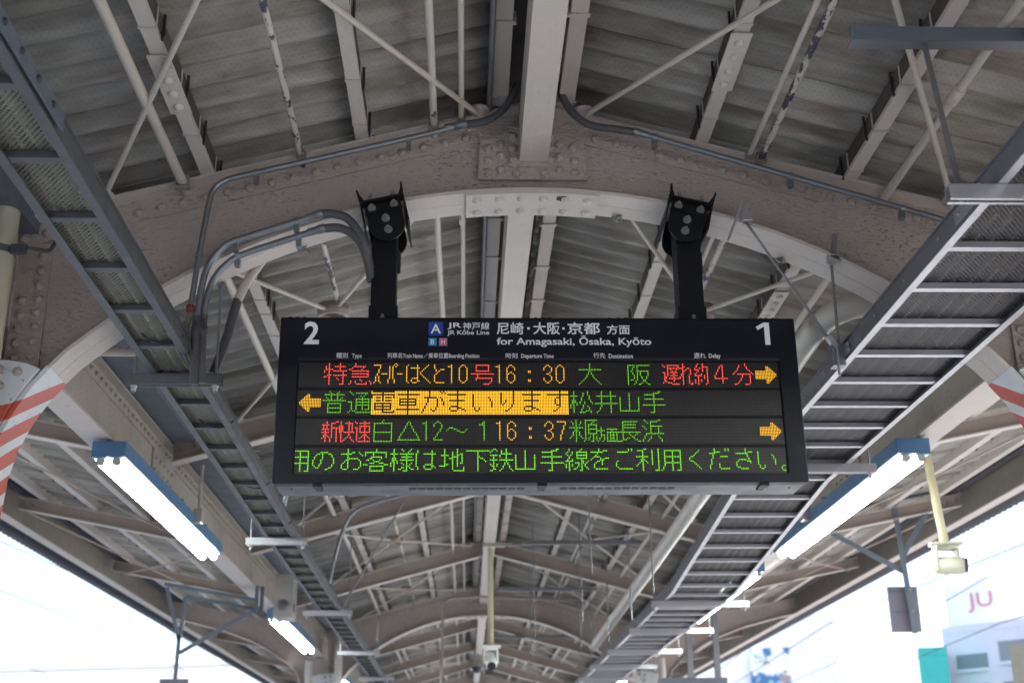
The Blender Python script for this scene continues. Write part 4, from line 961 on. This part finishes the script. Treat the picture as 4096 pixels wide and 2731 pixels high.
for k, (pts, lab) in enumerate((([(-.42, 5.06, 3.80), (-.435, 5.0, 3.86), (-.465, 4.985, 3.93), (-.52, 4.985, 4.0), (-.585, 4.985, 4.022), (-.64, 4.985, 4.02)], None), ([(-.415, 5.08, 3.74), (-.43, 5.02, 3.82), (-.455, 5.0, 3.88), (-.50, 5.0, 3.935), (-.56, 5.0, 3.962), (-.63, 5.0, 3.958)], None))):
    t = thing('conduit', (-.8, 5.0, 3.9), ('upper of two zinc conduits curving along the arch underside into corrugated hose', 'lower of two zinc conduits curving along the arch underside into corrugated hose')[k], 'conduit')
    MB().tube(arc_pts(pts, 6), .0190, 12).build('flexible_end', 'flex', t)
    q = [[(-.64, 4.985, 4.02), (-.99, 4.985, 3.895), (-1.06, 4.985, 3.85), (-1.11, 4.985, 3.77), (-1.13, 4.985, 3.67), (-1.14, 4.985, 3.52)], [(-.63, 5.0, 3.958), (-.95, 5.0, 3.84), (-1.035, 5.0, 3.785), (-1.085, 5.0, 3.715), (-1.105, 5.0, 3.64), (-1.116, 5.0, 3.53)]][k]
    MB().tube(arc_pts(q, 7), .0145, 12).build('tube', 'conduit', t)
    MB().lathe(Vector(q[0]) + Vector((.01, 0, .003)), (-1, 0, -.33), [(0, .021), (.03, .021), (.031, .018), (.075, .018)], 12).build('coupling', 'conduit', t)
    e = Vector(q[-1]); pr = []
    MB().lathe(e + Vector((0, 0, .02)), (0, 0, -1), [(0, .018), (.05, .018), (.051, .022), (.085, .022)], 12).build('hose_fitting', 'flex', t)
    for j in range(26): pr += [(j * .0085, .0175), (j * .0085 + .004, .0205), (j * .0085 + .0075, .0175)]
    MB().lathe(e + Vector((0, 0, -.064)), (.05, .02, -1), pr, 12).build('corrugated_hose', 'flex', t)
    for p in ((q[0][0] - .10, q[0][1], q[0][2] - .036), (q[0][0] - .36, q[0][1], q[0][2] - .128)): clampon(t, p, (1, 0, .33), .0145)
t = thing('hose', (-1.05, 5.33, 3.42), 'thick black hose with a pale upper end, hanging beside the left tray hanger', 'hose')
hp = arc_pts([(-.92, 5.30, 3.965), (-.965, 5.33, 3.91), (-1.01, 5.33, 3.83), (-1.04, 5.33, 3.75)], 6)
MB().tube(hp, .0215, 12).build('pale_sleeve', 'pipe', t)
MB().tube(arc_pts([(-1.04, 5.33, 3.755), (-1.06, 5.33, 3.66), (-1.085, 5.33, 3.54), (-1.125, 5.33, 3.40)], 6), .022, 12).build('black_hose', 'flex', t)
# loose knobs of wire left on the arch flange
for x, lab in ((-.74, 'knot of twisted wire on the arch flange above the left hose'), (.70, 'knot of twisted wire on the arch flange near the right post'), (1.45, 'knot of twisted wire on the arch flange above the right sway rod')):
    z = ZC + math.sqrt(R_ARC ** 2 - (x - X0) ** 2) - .018; m = MB()
    for k in range(6): m.tube([(x + random.uniform(-.025, .025), 5.235 + random.uniform(-.02, .02), z - random.uniform(.0, .03)) for _ in range(4)], .004, 5)
    tag(m.build('wire_knot', 'bolt'), lab, 'wire', 'wire knots on the arch')

# ------------------------------------------------------------------ downpipe, drain pipes, stub pipe
t = thing('downpipe', (-1.965, 4.90, -.40), 'ivory downpipe in front of the left column', 'pipe')
MB().tube([(-1.965, 4.90, -.40), (-1.965, 4.90, 2), (-1.965, 4.90, 4.12)], .058, 16).build('tube', 'pvc', t)
MB().lathe((-1.965, 4.90, 3.78), (0, 0, 1), [(0, .061), (.03, .061)], 16).build('strap', 'tray', t)
MB().box(-1.91, -1.845, 4.86, 4.875, 3.772, 3.815).build('strap_tail', 'tray', t)
MB().tube(arc_pts([(-1.845, 4.87, 3.80), (-1.80, 4.90, 3.805), (-1.775, 4.95, 3.83), (-1.765, 5.0, 3.93)], 5), .009, 8).build('strap_arm', 'flex', t)
def drain(pts, r, lab, y):
    t = thing('drain_pipe', pts[0], lab, 'pipe')
    MB().tube(arc_pts(pts, 6), r, 16).build('tube', 'drain', t)
    return t
t = drain([(2.40, 5.62, 3.86), (2.2, 5.62, 3.865), (2.04, 5.63, 3.87), (1.92, 5.68, 3.872), (1.84, 5.80, 3.87), (1.81, 5.98, 3.862), (1.80, 6.4, 3.85), (1.83, 12, 3.75), (1.85, 18.4, 3.66)], .064, 'thick white drain pipe elbowing out behind the right tray, then running back', 0)
MB().lathe((2.06, 5.627, 3.868), (1, 0, 0), [(0, .066), (.001, .069), (.025, .069), (.026, .066)], 16).build('joint', 'pvc', t)
for s, sn in ((-1, 'left'), (1, 'right')):
    x = X0 + s * 2.22
    t = thing('drain_pipe', (x, 18.7, -.4), f'white forked drain pipe beside the second arch on the {sn}', 'pipe')
    MB().tube(arc_pts([(x - s * .10, 18.55, 3.98), (x - s * .10, 18.5, 3.6), (x - s * .10, 18.5, 3.3), (x - s * .02, 18.5, 3.1), (x + s * .10, 18.5, 2.95), (x + s * .10, 18.5, 1.5), (x + s * .10, 18.5, -.4)], 5), .055, 12).build('tube', 'drain', t)
    MB().tube(arc_pts([(x + s * .32, 18.5, 3.5), (x + s * .32, 18.5, 3.25), (x + s * .26, 18.5, 3.08), (x + s * .15, 18.5, 2.97)], 5), .05, 12).build('branch', 'drain', t)
t = thing('stub_pipe', (-1.5, 5.45, 3.6), 'dirty horizontal stub pipe passing behind the left tray', 'pipe')
MB().tube([(-1.72, 5.42, 3.535), (-1.25, 5.42, 3.53)], .021, 12).build('tube', 'peel_small', t); MB().lathe((-1.755, 5.42, 3.54), (1, 0, 0), [(0, .026), (.035, .026), (.036, .021)], 8).build('cap', 'conduit', t)

# ------------------------------------------------------------------ fluorescent lamps
def lamp(xc, ya, yb, z=3.455):
    t = thing('fluorescent_lamp', (xc, (ya + yb) / 2, z), '', 'lamp', 'twin-tube lamps under the girders')
    MB().box(xc - .096, xc + .096, ya, yb, z + .012, z + .105).build('housing', 'lamp_blue', t)
    MB().box(xc - .086, xc + .086, ya + .02, yb - .02, z + .008, z + .0115).build('reflector', 'reflector', t)
    for q in (-1, 1):
        x = xc + q * .044
        MB().tube([(x, ya + .045, z - .014), (x, yb - .045, z - .014)], .023, 12).build('tube', 'tube', t)
        for y0, y1 in ((ya + .012, ya + .0445), (yb - .0445, yb - .012)):
            MB().lathe((x, y0, z - .010), (0, 1, 0), [(0, .024), (y1 - y0, .024)], 12).build('socket', 'socket', t)
    for f in (.22, .5, .78):
        y = ya + (yb - ya) * f
        MB().box(xc - .12, xc + .105, y - .012, y + .012, z + .1055, z + .112).build('hook', 'conduit', t)
    return t
LL = lamp(-2.045, 7.02, 10.05); LL['label'] = 'blue twin-tube fluorescent lamp at lower left, the nearer one'
RL = lamp(2.612, 6.97, 10.09); RL['label'] = 'blue twin-tube fluorescent lamp at right beside the wide tray, the nearest one'
for o, dy, lab in ((LL, 6.75, 'second blue lamp on the left, partly behind the speaker'), (LL, 13.6, 'third lamp on the left, beyond the second arch'), (LL, -7.2, 'blue lamp on the left above the viewer'), (RL, 3.98, 'second blue lamp on the right, seen through the tray'), (RL, 14.0, 'third lamp on the right, far back'), (RL, -7.2, 'blue lamp on the right above the viewer'),
                   (LL, 20.4, 'fourth lamp on the left, deep under the roof'), (RL, 20.4, 'fourth lamp on the right, deep under the roof')):
    copy_tree(o, (-.07 if dy == 3.98 else 0, dy, 0))['label'] = lab
for xc, s, nm in ((-1.93, -1, 'left'), (2.50, 1, 'right')):
    t = thing('junction_box', (xc, 9.0, 3.5), f'small junction box on a conduit beside the {nm} lamp', 'box')
    MB().box(xc - .03, xc + .03, 8.96, 9.04, 3.50, 3.60).build('box', 'flange', t); MB().tube([(xc, 9.0, 3.60), (xc, 9.0, 3.93)], .013, 8).build('conduit', 'pipe', t)

# ------------------------------------------------------------------ speaker, brackets with screens, cameras
t = thing('speaker', (-1.76, 12.35, 3.27), 'grey box loudspeaker with round grille hanging by the left tray', 'speaker')
MB().hexa([(-1.855, 12.28, 3.275), (-1.675, 12.28, 3.275), (-1.675, 12.62, 3.275), (-1.855, 12.62, 3.275), (-1.855, 12.34, 3.70), (-1.675, 12.34, 3.70), (-1.675, 12.62, 3.70), (-1.855, 12.62, 3.70)]).build('cabinet', 'speaker', t)
MB().lathe((-1.765, 12.298, 3.385), (0, -1, .14), [(0, .064), (.006, .064), (.007, .058), (.004, .055)], 20).build('grille', 'speaker', t)
for k in range(6): MB().box(-1.765 - .05 + .006 * abs(k - 2.5), -1.765 + .05 - .006 * abs(k - 2.5), 12.280 , 12.289, 3.345 + .016 * k, 3.351 + .016 * k).build('grille_slat', 'gutter', t)
MB().box(-1.685, -1.674, 12.40, 12.46, 3.34, 3.42).build('side_slot', 'dark', t)
MB().bar((-1.875, 12.33, 3.85), (-1.875, 12.33, 3.05), .03, .03).build('mounting_bar', 'bracket', t)
MB().bar((-1.815, 12.33, 3.28), (-1.815, 12.33, 3.08), .015, .02).build('short_bar', 'bracket', t)
def angle(m, a, b, w_=.036): m.bar(a, b, w_, .012, (0, 1, 0)); return m.bar(Vector(a) + Vector((0, .03, 0)), Vector(b) + Vector((0, .03, 0)), .010, w_, (0, 1, 0))
t = thing('screen_bracket', (-2.74, 12.3, 2.7), 'slate grey angle-iron bracket hanging below the left roof wing', 'bracket')
for a, b in (((-2.91, 12.28, 3.60), (-2.03, 12.28, 3.44)), ((-2.70, 12.36, 3.49), (-2.02, 12.36, 3.36)), ((-2.89, 12.3, 3.57), (-2.735, 12.3, 3.07)), ((-2.715, 12.34, 3.49), (-2.735, 12.34, 3.10)), ((-2.735, 12.3, 3.12), (-2.745, 12.3, 2.52)), ((-2.72, 12.3, 2.95), (-2.03, 12.3, 3.35)), ((-2.02, 12.3, 3.31), (-2.02, 12.3, 3.58)), ((-1.975, 12.34, 3.31), (-1.975, 12.34, 3.58))):
    angle(MB(), a, b).build('angle_bar', 'bracket', t)
t = thing('mirror_screen', (-2.74, 12.26, 2.45), 'dark flat screen on the left bracket, at the bottom edge', 'screen')
MB().box(-2.875, -2.61, 12.25, 12.285, 2.40, 2.705).build('panel', 'panel', t)
t = thing('screen_bracket', (4.26, 12, 3.05), 'slate grey angle-iron bracket hanging below the right roof wing', 'bracket')
for a, b in (((4.225, 12, 4.30), (4.285, 12, 3.05)), ((3.58, 12.03, 4.02), (4.255, 12.03, 3.64)), ((4.60, 12.03, 4.29), (4.27, 12.03, 3.80)), ((3.5, 12.06, 4.21), (4.78, 12.06, 4.47))):
    angle(MB(), a, b, .05).build('angle_bar', 'bracket', t)
t = thing('mirror_screen', (4.24, 11.95, 3.07), 'dark flat screen on the right bracket against the sky', 'screen')
MB().box(4.09, 4.375, 12.06, 12.09, 3.07, 3.50).build('panel', 'panel', t)
for z in (3.455, 3.255): MB().box(4.092, 4.373, 12.052, 12.0595, z - .008, z + .008).build('batten', 'bracket', t)
for z in (3.45, 3.25): inst('bolt', BOLT_F, (4.275, 11.965, z), t)
def pivot_cam(x, y, zt_, zb, lab, look, mat, pole_r=.036, xt=None):
    t = thing('security_camera', (x, y, zb), lab, 'camera')
    xt = x if xt is None else xt
    MB().tube([(xt, y, zt_), (x, y, zb + .24)], pole_r, 12).build('pole', 'yellowed', t)
    MB().lathe((x, y, zb + .27), (0, 0, -1), [(0, pole_r + .002), (.05, pole_r + .004), (.051, .05), (.062, .05)], 12).build('pole_foot', 'yellowed', t)
    MB().box(x - .09, x + .11, y - .07, y + .07, zb + .195, zb + .212).build('mounting_plate', mat, t)
    MB().box(x - .075, x + .08, y - .05, y + .05, zb + .165, zb + .1945).build('yoke_top', mat, t)
    for q in (-1, 1): MB().hexa([(x + q * .074 - .009, y - .035, zb + .02), (x + q * .074 + .009, y - .035, zb + .02), (x + q * .074 + .009, y + .035, zb + .02), (x + q * .074 - .009, y + .035, zb + .02), (x + q * .074 - .009, y - .045, zb + .1645), (x + q * .074 + .009, y - .045, zb + .1645), (x + q * .074 + .009, y + .045, zb + .1645), (x + q * .074 - .009, y + .045, zb + .1645)]).build('yoke_arm', mat, t)
    c = Vector((x, y, zb + .055)); d = Vector(look).normalized()
    MB().lathe(c - d * .10, d, [(0, .02), (.012, .045), (.04, .060), (.16, .062), (.215, .056), (.217, .048)], 16).build('camera_body', mat, t)
    MB().lathe(c + d * .1175, d, [(0, .05), (.012, .05), (.02, .046), (.021, .03)], 16).build('lens', 'lens', t)
    return t
t = pivot_cam(3.345, 8.58, 3.88, 3.04, 'ivory pan-tilt security camera on a stained pole at right', (.93, -.36, -.06), 'ivory', .030, 3.30)
MB().box(3.21, 3.30, 8.47, 8.52, 3.225, 3.24).build('side_plate', 'ivory', t)
t = pivot_cam(.283, 14.2, 4.30, 3.00, 'white security camera on an ivory pole under the ridge, below the board', (.05, -.8, -.6), 'reflector', .032)
MB().box(.20, .45, 14.17, 14.23, 4.315, 4.350).build('beam_clamp', 'ivory', t)
t = thing('dome_camera', (.23, 25.9, 4.05), 'dark dome security camera on the far ridge beam', 'camera')
MB().lathe((.23, 25.8, 4.34), (0, 0, -1), [(0, .10), (.14, .10), (.15, .13), (.22, .13)], 14).build('base', 'speaker', t); MB().lathe((.23, 25.8, 4.115), (0, 0, -1), [(0, .12), (.06, .105), (.11, .06), (.125, .01)], 14).build('dome', 'lens', t)
t = thing('drop_conduit', (-.45, 17, 3), 'thin conduit dropping from the roof left of the far camera', 'conduit')
MB().tube(arc_pts([(-.33, 16.8, 2.4), (-.31, 16.8, 3.2), (-.29, 16.8, 3.98), (-.24, 16.8, 4.10), (-.13, 16.8, 4.13), (.2, 16.8, 4.14), (.8, 16.8, 4.12), (1.5, 16.8, 4.09)], 5), .018, 8).build('tube', 'eave', t)
t = thing('drop_conduit', (-1.0, 11.5, 4), 'grey conduit arching from the ridge down to the left tray', 'conduit')
MB().tube(arc_pts([(.12, 11.5, 4.47), (.10, 11.5, 4.44), (-.05, 11.5, 4.41), (-.42, 11.5, 4.33), (-.90, 11.5, 4.20), (-1.06, 11.5, 4.10), (-1.14, 11.5, 3.93), (-1.20, 11.5, 3.7), (-1.24, 11.5, 3.46)], 6), .017, 8).build('tube', 'conduit', t)
tag(MB().tube([(-.60, 11.9, 4.31), (-1.20, 12.45, 3.40)], .009, 6).build('sway_rod', 'conduit'), 'thin sway rod slanting down to the left tray near the speaker', 'rod')
tag(MB().tube([(-1.28, 8.9, 4.10), (-1.285, 8.9, 3.85), (-1.30, 8.95, 3.70), (-1.36, 9.1, 3.46)], .017, 8).build('drop_conduit', 'conduit'), 'short conduit dropping into the left tray at its second hanger', 'conduit')

# hanging frame with a blue grey sign box, at right below the tray
t = thing('hanging_sign', (2.95, 16, 2.85), 'blue grey hanging sign box on two posts, low on the right', 'sign')
for x, y in ((2.815, 16.0), (3.155, 16.0)): MB().box(x - .035, x + .035, y - .035, y + .035, 3.0, 4.05).build('post', 'alu_dark', t)
MB().box(2.45, 3.25, 15.9, 16.1, 2.72, 3.0).build('box', 'bracket', t)
# thin rods of the right-hand far ceiling grid
for i, (x, y) in enumerate(((.95, 9.5), (1.12, 12.2), (.72, 13.3), (.80, 15.7), (1.3, 14.4))):
    tag(MB().tube([(x, y, zt(x - X0) - .15), (x + .01, y, 3.2)], .006, 6).build('drop_rod', 'alu_dark'), f'{ORD[i]} thin drop rod hanging right of the ridge, counted from the board', 'rod', 'thin drop rods')
for i, (x0, x1, y, z) in enumerate(((.70, 1.62, 9.6, 4.16), (.62, 1.9, 13.4, 4.18), (.40, 1.7, 16.2, 4.12), (.45, 1.8, 21, 4.1))):
    tag(MB().box(x0, x1, y - .02, y + .02, z, z + .045).build('cross_strut', 'alu_dark'), f'{ORD[i]} grey cross strut under the right roof slope, counted from the board', 'strut', 'grey cross struts')
# thin tie wires below the wings
for s, sn in ((-1, 'left'), (1, 'right')):
    for i, (d0, y0, d1, y1) in enumerate(((4.5, 6.0, 2.9, 12.0), (4.5, 12.0, 2.6, 18.7), (4.5, 15.5, 2.6, 11.8))):
        tag(MB().tube([(X0 + s * d0, y0, zw(d0) - .14), (X0 + s * (d0 + d1) / 2, (y0 + y1) / 2, zw((d0 + d1) / 2) - .17), (X0 + s * d1, y1, zw(d1) - .14)], .009, 6).build('tie_rod', 'rafter'), f'{ORD[i]} rusty tie rod slanting under the {sn} roof wing', 'rod', 'tie rods of the wings')

# cabinet at the lower right corner
t = thing('cabinet', (1.95, 4.15, -.4), 'khaki metal cabinet at the lower right corner with red marks', 'cabinet')
MB().hexa([(1.70, 4.0, -.40), (2.4, 3.72, -.40), (2.6, 4.1, -.40), (1.9, 4.4, -.40), (1.725, 4.0, 2.045), (2.425, 3.72, 2.10), (2.625, 4.1, 2.10), (1.925, 4.4, 2.045)]).build('casing', 'cabinet', t)
o = lettering('木', 0, .05, 0, .055, MT['red_sign'], .01, 'red brush-like character', y=0, parent=t); 
for v in o.data.vertices:
    q = v.co + wloc(t); u, h = q.x / .05, q.z; v.co = Vector((1.757 + .045 * u, 3.9715 - .018 * u, 1.915 + h)) - wloc(t)

# ------------------------------------------------------------------ town beyond the tracks
def facade(name, p0, p1, z0, z1, depth, mat, lab, wins, cat='building'):
    """front wall from p0 to p1 seen from the platform, wins: (u0,u1,za,zb)"""
    p0, p1 = Vector((*p0, 0)), Vector((*p1, 0)); u = (p1 - p0); n = Vector((-u.y, u.x, 0)).normalized()
    if n.y < 0: n = -n
    t = thing(name, (*((p0 + p1) / 2).xy, z0), lab, cat)
    q = [p0, p1, p1 + n * depth, p0 + n * depth]
    MB().hexa([(*a.xy, z0) for a in q] + [(*a.xy, z1) for a in q]).build('wall', mat, t)
    MB().hexa([(*(a).xy, z1 + .01) for a in q] + [(*a.xy, z1 + .35) for a in q]).build('parapet', mat, t)
    for a, b, za, zb in wins:
        A, B = p0 + u * a - n * .03, p0 + u * b - n * .03
        w_ = MB().hexa([(*A.xy, za), (*B.xy, za), (*(B + n * .02).xy, za), (*(A + n * .02).xy, za), (*A.xy, zb), (*B.xy, zb), (*(B + n * .02).xy, zb), (*(A + n * .02).xy, zb)]).build('window', 'window', t)
        A, B = A - n * .10, B - n * .10
        MB().hexa([(*A.xy, za - .15), (*B.xy, za - .15), (*(B + n * .12).xy, za - .15), (*(A + n * .12).xy, za - .15), (*A.xy, za - .01), (*B.xy, za - .01), (*(B + n * .12).xy, za - .01), (*(A + n * .12).xy, za - .01)]).build('sill', mat, w_)
    return t, p0, u, n
wins = [(.10, .36, 7.1, 7.75), (.46, .74, 7.3, 8.2), (.46, .74, 5.6, 6.4)] + [(.10 + .10 * k, .15 + .10 * k, 5.6, 6.4) for k in range(3)] + [(.10, .5, 3.5, 4.6), (.55, .9, 3.5, 4.6)]
t, p0, u, n = facade('town_building', (22.7, 60), (26.6, 55.5), -1.8, 8.75, 9, 'facade', 'pale town building with red vertical signs at lower right', wins)
for a, b, za, zb in ((.84, .95, 4.6, 9.0), (-.02, .02, 4.0, 7.9), (.60, .82, 6.5, 7.15), (.60, .82, 4.6, 5.3)):
    A, B = p0 + u * a - n * .5, p0 + u * b - n * .5
    MB().hexa([(*A.xy, za), (*B.xy, za), (*(B + n * .4).xy, za), (*(A + n * .4).xy, za), (*A.xy, zb), (*B.xy, zb), (*(B + n * .4).xy, zb), (*(A + n * .4).xy, zb)]).build('red_sign_board', 'red_sign', t)
t, p0, u, n = facade('town_building', (25.4, 66), (29.6, 62), -1.8, 11.9, 9, 'facade2', 'tall white town building behind the red-signed one', [(.72, .95, 6 + 1.2 * k, 6.6 + 1.2 * k) for k in range(3)])
bb = [p0 + u * .04 - n * .3, p0 + u * .80 - n * .3]
MB().hexa([(*bb[0].xy, 9.6), (*bb[1].xy, 9.6), (*(bb[1] + n * .2).xy, 9.6), (*(bb[0] + n * .2).xy, 9.6), (*bb[0].xy, 11.6), (*bb[1].xy, 11.6), (*(bb[1] + n * .2).xy, 11.6), (*(bb[0] + n * .2).xy, 11.6)]).build('billboard', 'reflector', t)
o = lettering('JU', 0, 1, 0, 1, paint('dull_red', (.60, .22, .24)), .005, 'red letters JU', y=0, parent=t)
for v in o.data.vertices:
    q = v.co + wloc(t); P_ = bb[0].lerp(bb[1], .24 + .30 * q.x) - n * .06; v.co = Vector((P_.x, P_.y, 10.45 + 1.0 * q.z)) - wloc(t)
t, p0, u, n = facade('town_building', (27.8, 58), (33, 52), -1.8, 12.2, 9, 'facade2', 'white town building with small square windows at the right edge', [(.08 + .14 * k, .15 + .14 * k, 10.2, 11.0) for k in range(5)] + [(.08, .8, 7.4, 8.5)])
facade('town_building', (20.75, 58), (21.95, 57.6), -1.8, 7.6, 2, 'teal', 'teal netted building front low on the right', [])
t, p0, u, n = facade('town_building', (14.0, 72), (20.5, 70), -1.8, 10.8, 8, 'facade2', 'white building carrying a blotchy blue billboard, low right', [(.05, .12, 5, 6)])
m_, N_, L_n, P_n = nmat("blotchy_billboard"); vv = _coords(N_, L_n)
cc = _mix(N_, L_n, _ramp(N_, L_n, _noise(N_, L_n, vv, .9, 3), .42, .52), (.05, .16, .33), (.75, .78, .8)); cc = _mix(N_, L_n, _ramp(N_, L_n, _noise(N_, L_n, vv, 1.4, 2), .62, .64), cc, (.35, .25, .2)); L_n.new(cc, P_n.inputs["Base Color"])
A, B = p0 + u * .30 - n * .3, p0 + u * .62 - n * .3
MB().hexa([(*A.xy, 6.2), (*B.xy, 6.2), (*(B + n * .2).xy, 6.2), (*(A + n * .2).xy, 6.2), (*A.xy, 9.4), (*B.xy, 9.4), (*(B + n * .2).xy, 9.4), (*(A + n * .2).xy, 9.4)]).build('billboard', m_, t)
facade('town_building', (-19, 75), (-14.5, 75), -1.8, 9.2, 8, 'facade', 'pale building faint in the glare at lower left', [(.08 + .13 * k, .16 + .13 * k, 7.0, 7.9) for k in range(7)] + [(.08 + .13 * k, .16 + .13 * k, 5.2, 6.1) for k in range(7)])
t = thing('signal_gantry', (-18, 60, -1.8), 'pale line gantry faint in the glare at the lower left corner', 'gantry')
MB().tube([(-30, 60, 7.35), (-10, 60, 7.75)], .22, 8).build('beam', 'reflector', t)
for k in range(2): MB().box(-26.2 + 15.5 * k, -25.8 + 15.5 * k, 59.8, 60.2, -1.79, 7.35 + .3 * k).build('post', 'reflector', t)
# overhead line
for i, (x, z, sag) in enumerate(((8.3, 5.2, .35), (8.3, 6.1, .6), (12.2, 5.2, .35), (12.2, 6.3, .6), (-7.7, 5.2, .35), (-7.7, 6.1, .6), (-11.7, 5.2, .3))):
    pts = [(x + .3 * math.sin(k * .9), -20 + 8 * k, z - sag * math.sin(math.pi * ((k * 8) % 48) / 48)) for k in range(16)]
    tag(MB().tube(pts, .012, 5).build('overhead_wire', 'cable_dark'), f'{ORD[i]} thin overhead line wire above the tracks', 'wire', 'overhead line wires')

# black box strips along the wings
for s, sn in ((-1, 'left'), (1, 'right')):
    x = X0 + s * 4.53
    tag(MB().box(x - .035, x + .035, Y0, Y1, zw(4.53) + .012, zw(4.53) + .062).build('black_strip', 'cable_dark'), f'black strip along the {sn} roof wing beside the eave beam', 'duct')

# joint plates and ties on the trays
MB().box(LT[0][0] + .2155, LT[0][0] + .2225, 2.55, 3.15, 3.386, 3.436).build('joint_plate', 'gutter', lt)
for k in range(4): inst('rail_bolt', MB().lathe((0, 0, 0), (1, 0, 0), [(0, .011), (.006, .011), (.009, .004)], 8).mesh('rail_bolt', MT['cable_dark']), (LT[0][0] + .2225, 2.66 + .13 * k, 3.411), lt)
for y in (3.66, 5.14):
    x, z = rt_at(y); MB().box(x - .0085, x - .002, y - .11, y + .11, z + .012, z + .062).build('joint_plate', 'alu', rt)
    for k in range(3): inst('rail_bolt', bm, (x - .0085, y - .07 + .07 * k, z + .037), rt)
for y, w_ in ((4.87, .03), (6.1, .025), (7.4, .03), (8.5, .03)):
    x = LT[0][0] - (y - 1.6) * .0068; m = MB()
    m.tube(arc_pts([(x + .05, y - .02, 3.415), (x + .09, y - .01, 3.383), (x + .14, y + w_, 3.379), (x + .19, y + .01, 3.384), (x + .222, y, 3.41)], 4), .004, 6)
    m.build('cable_tie', 'cable_dark', lt)
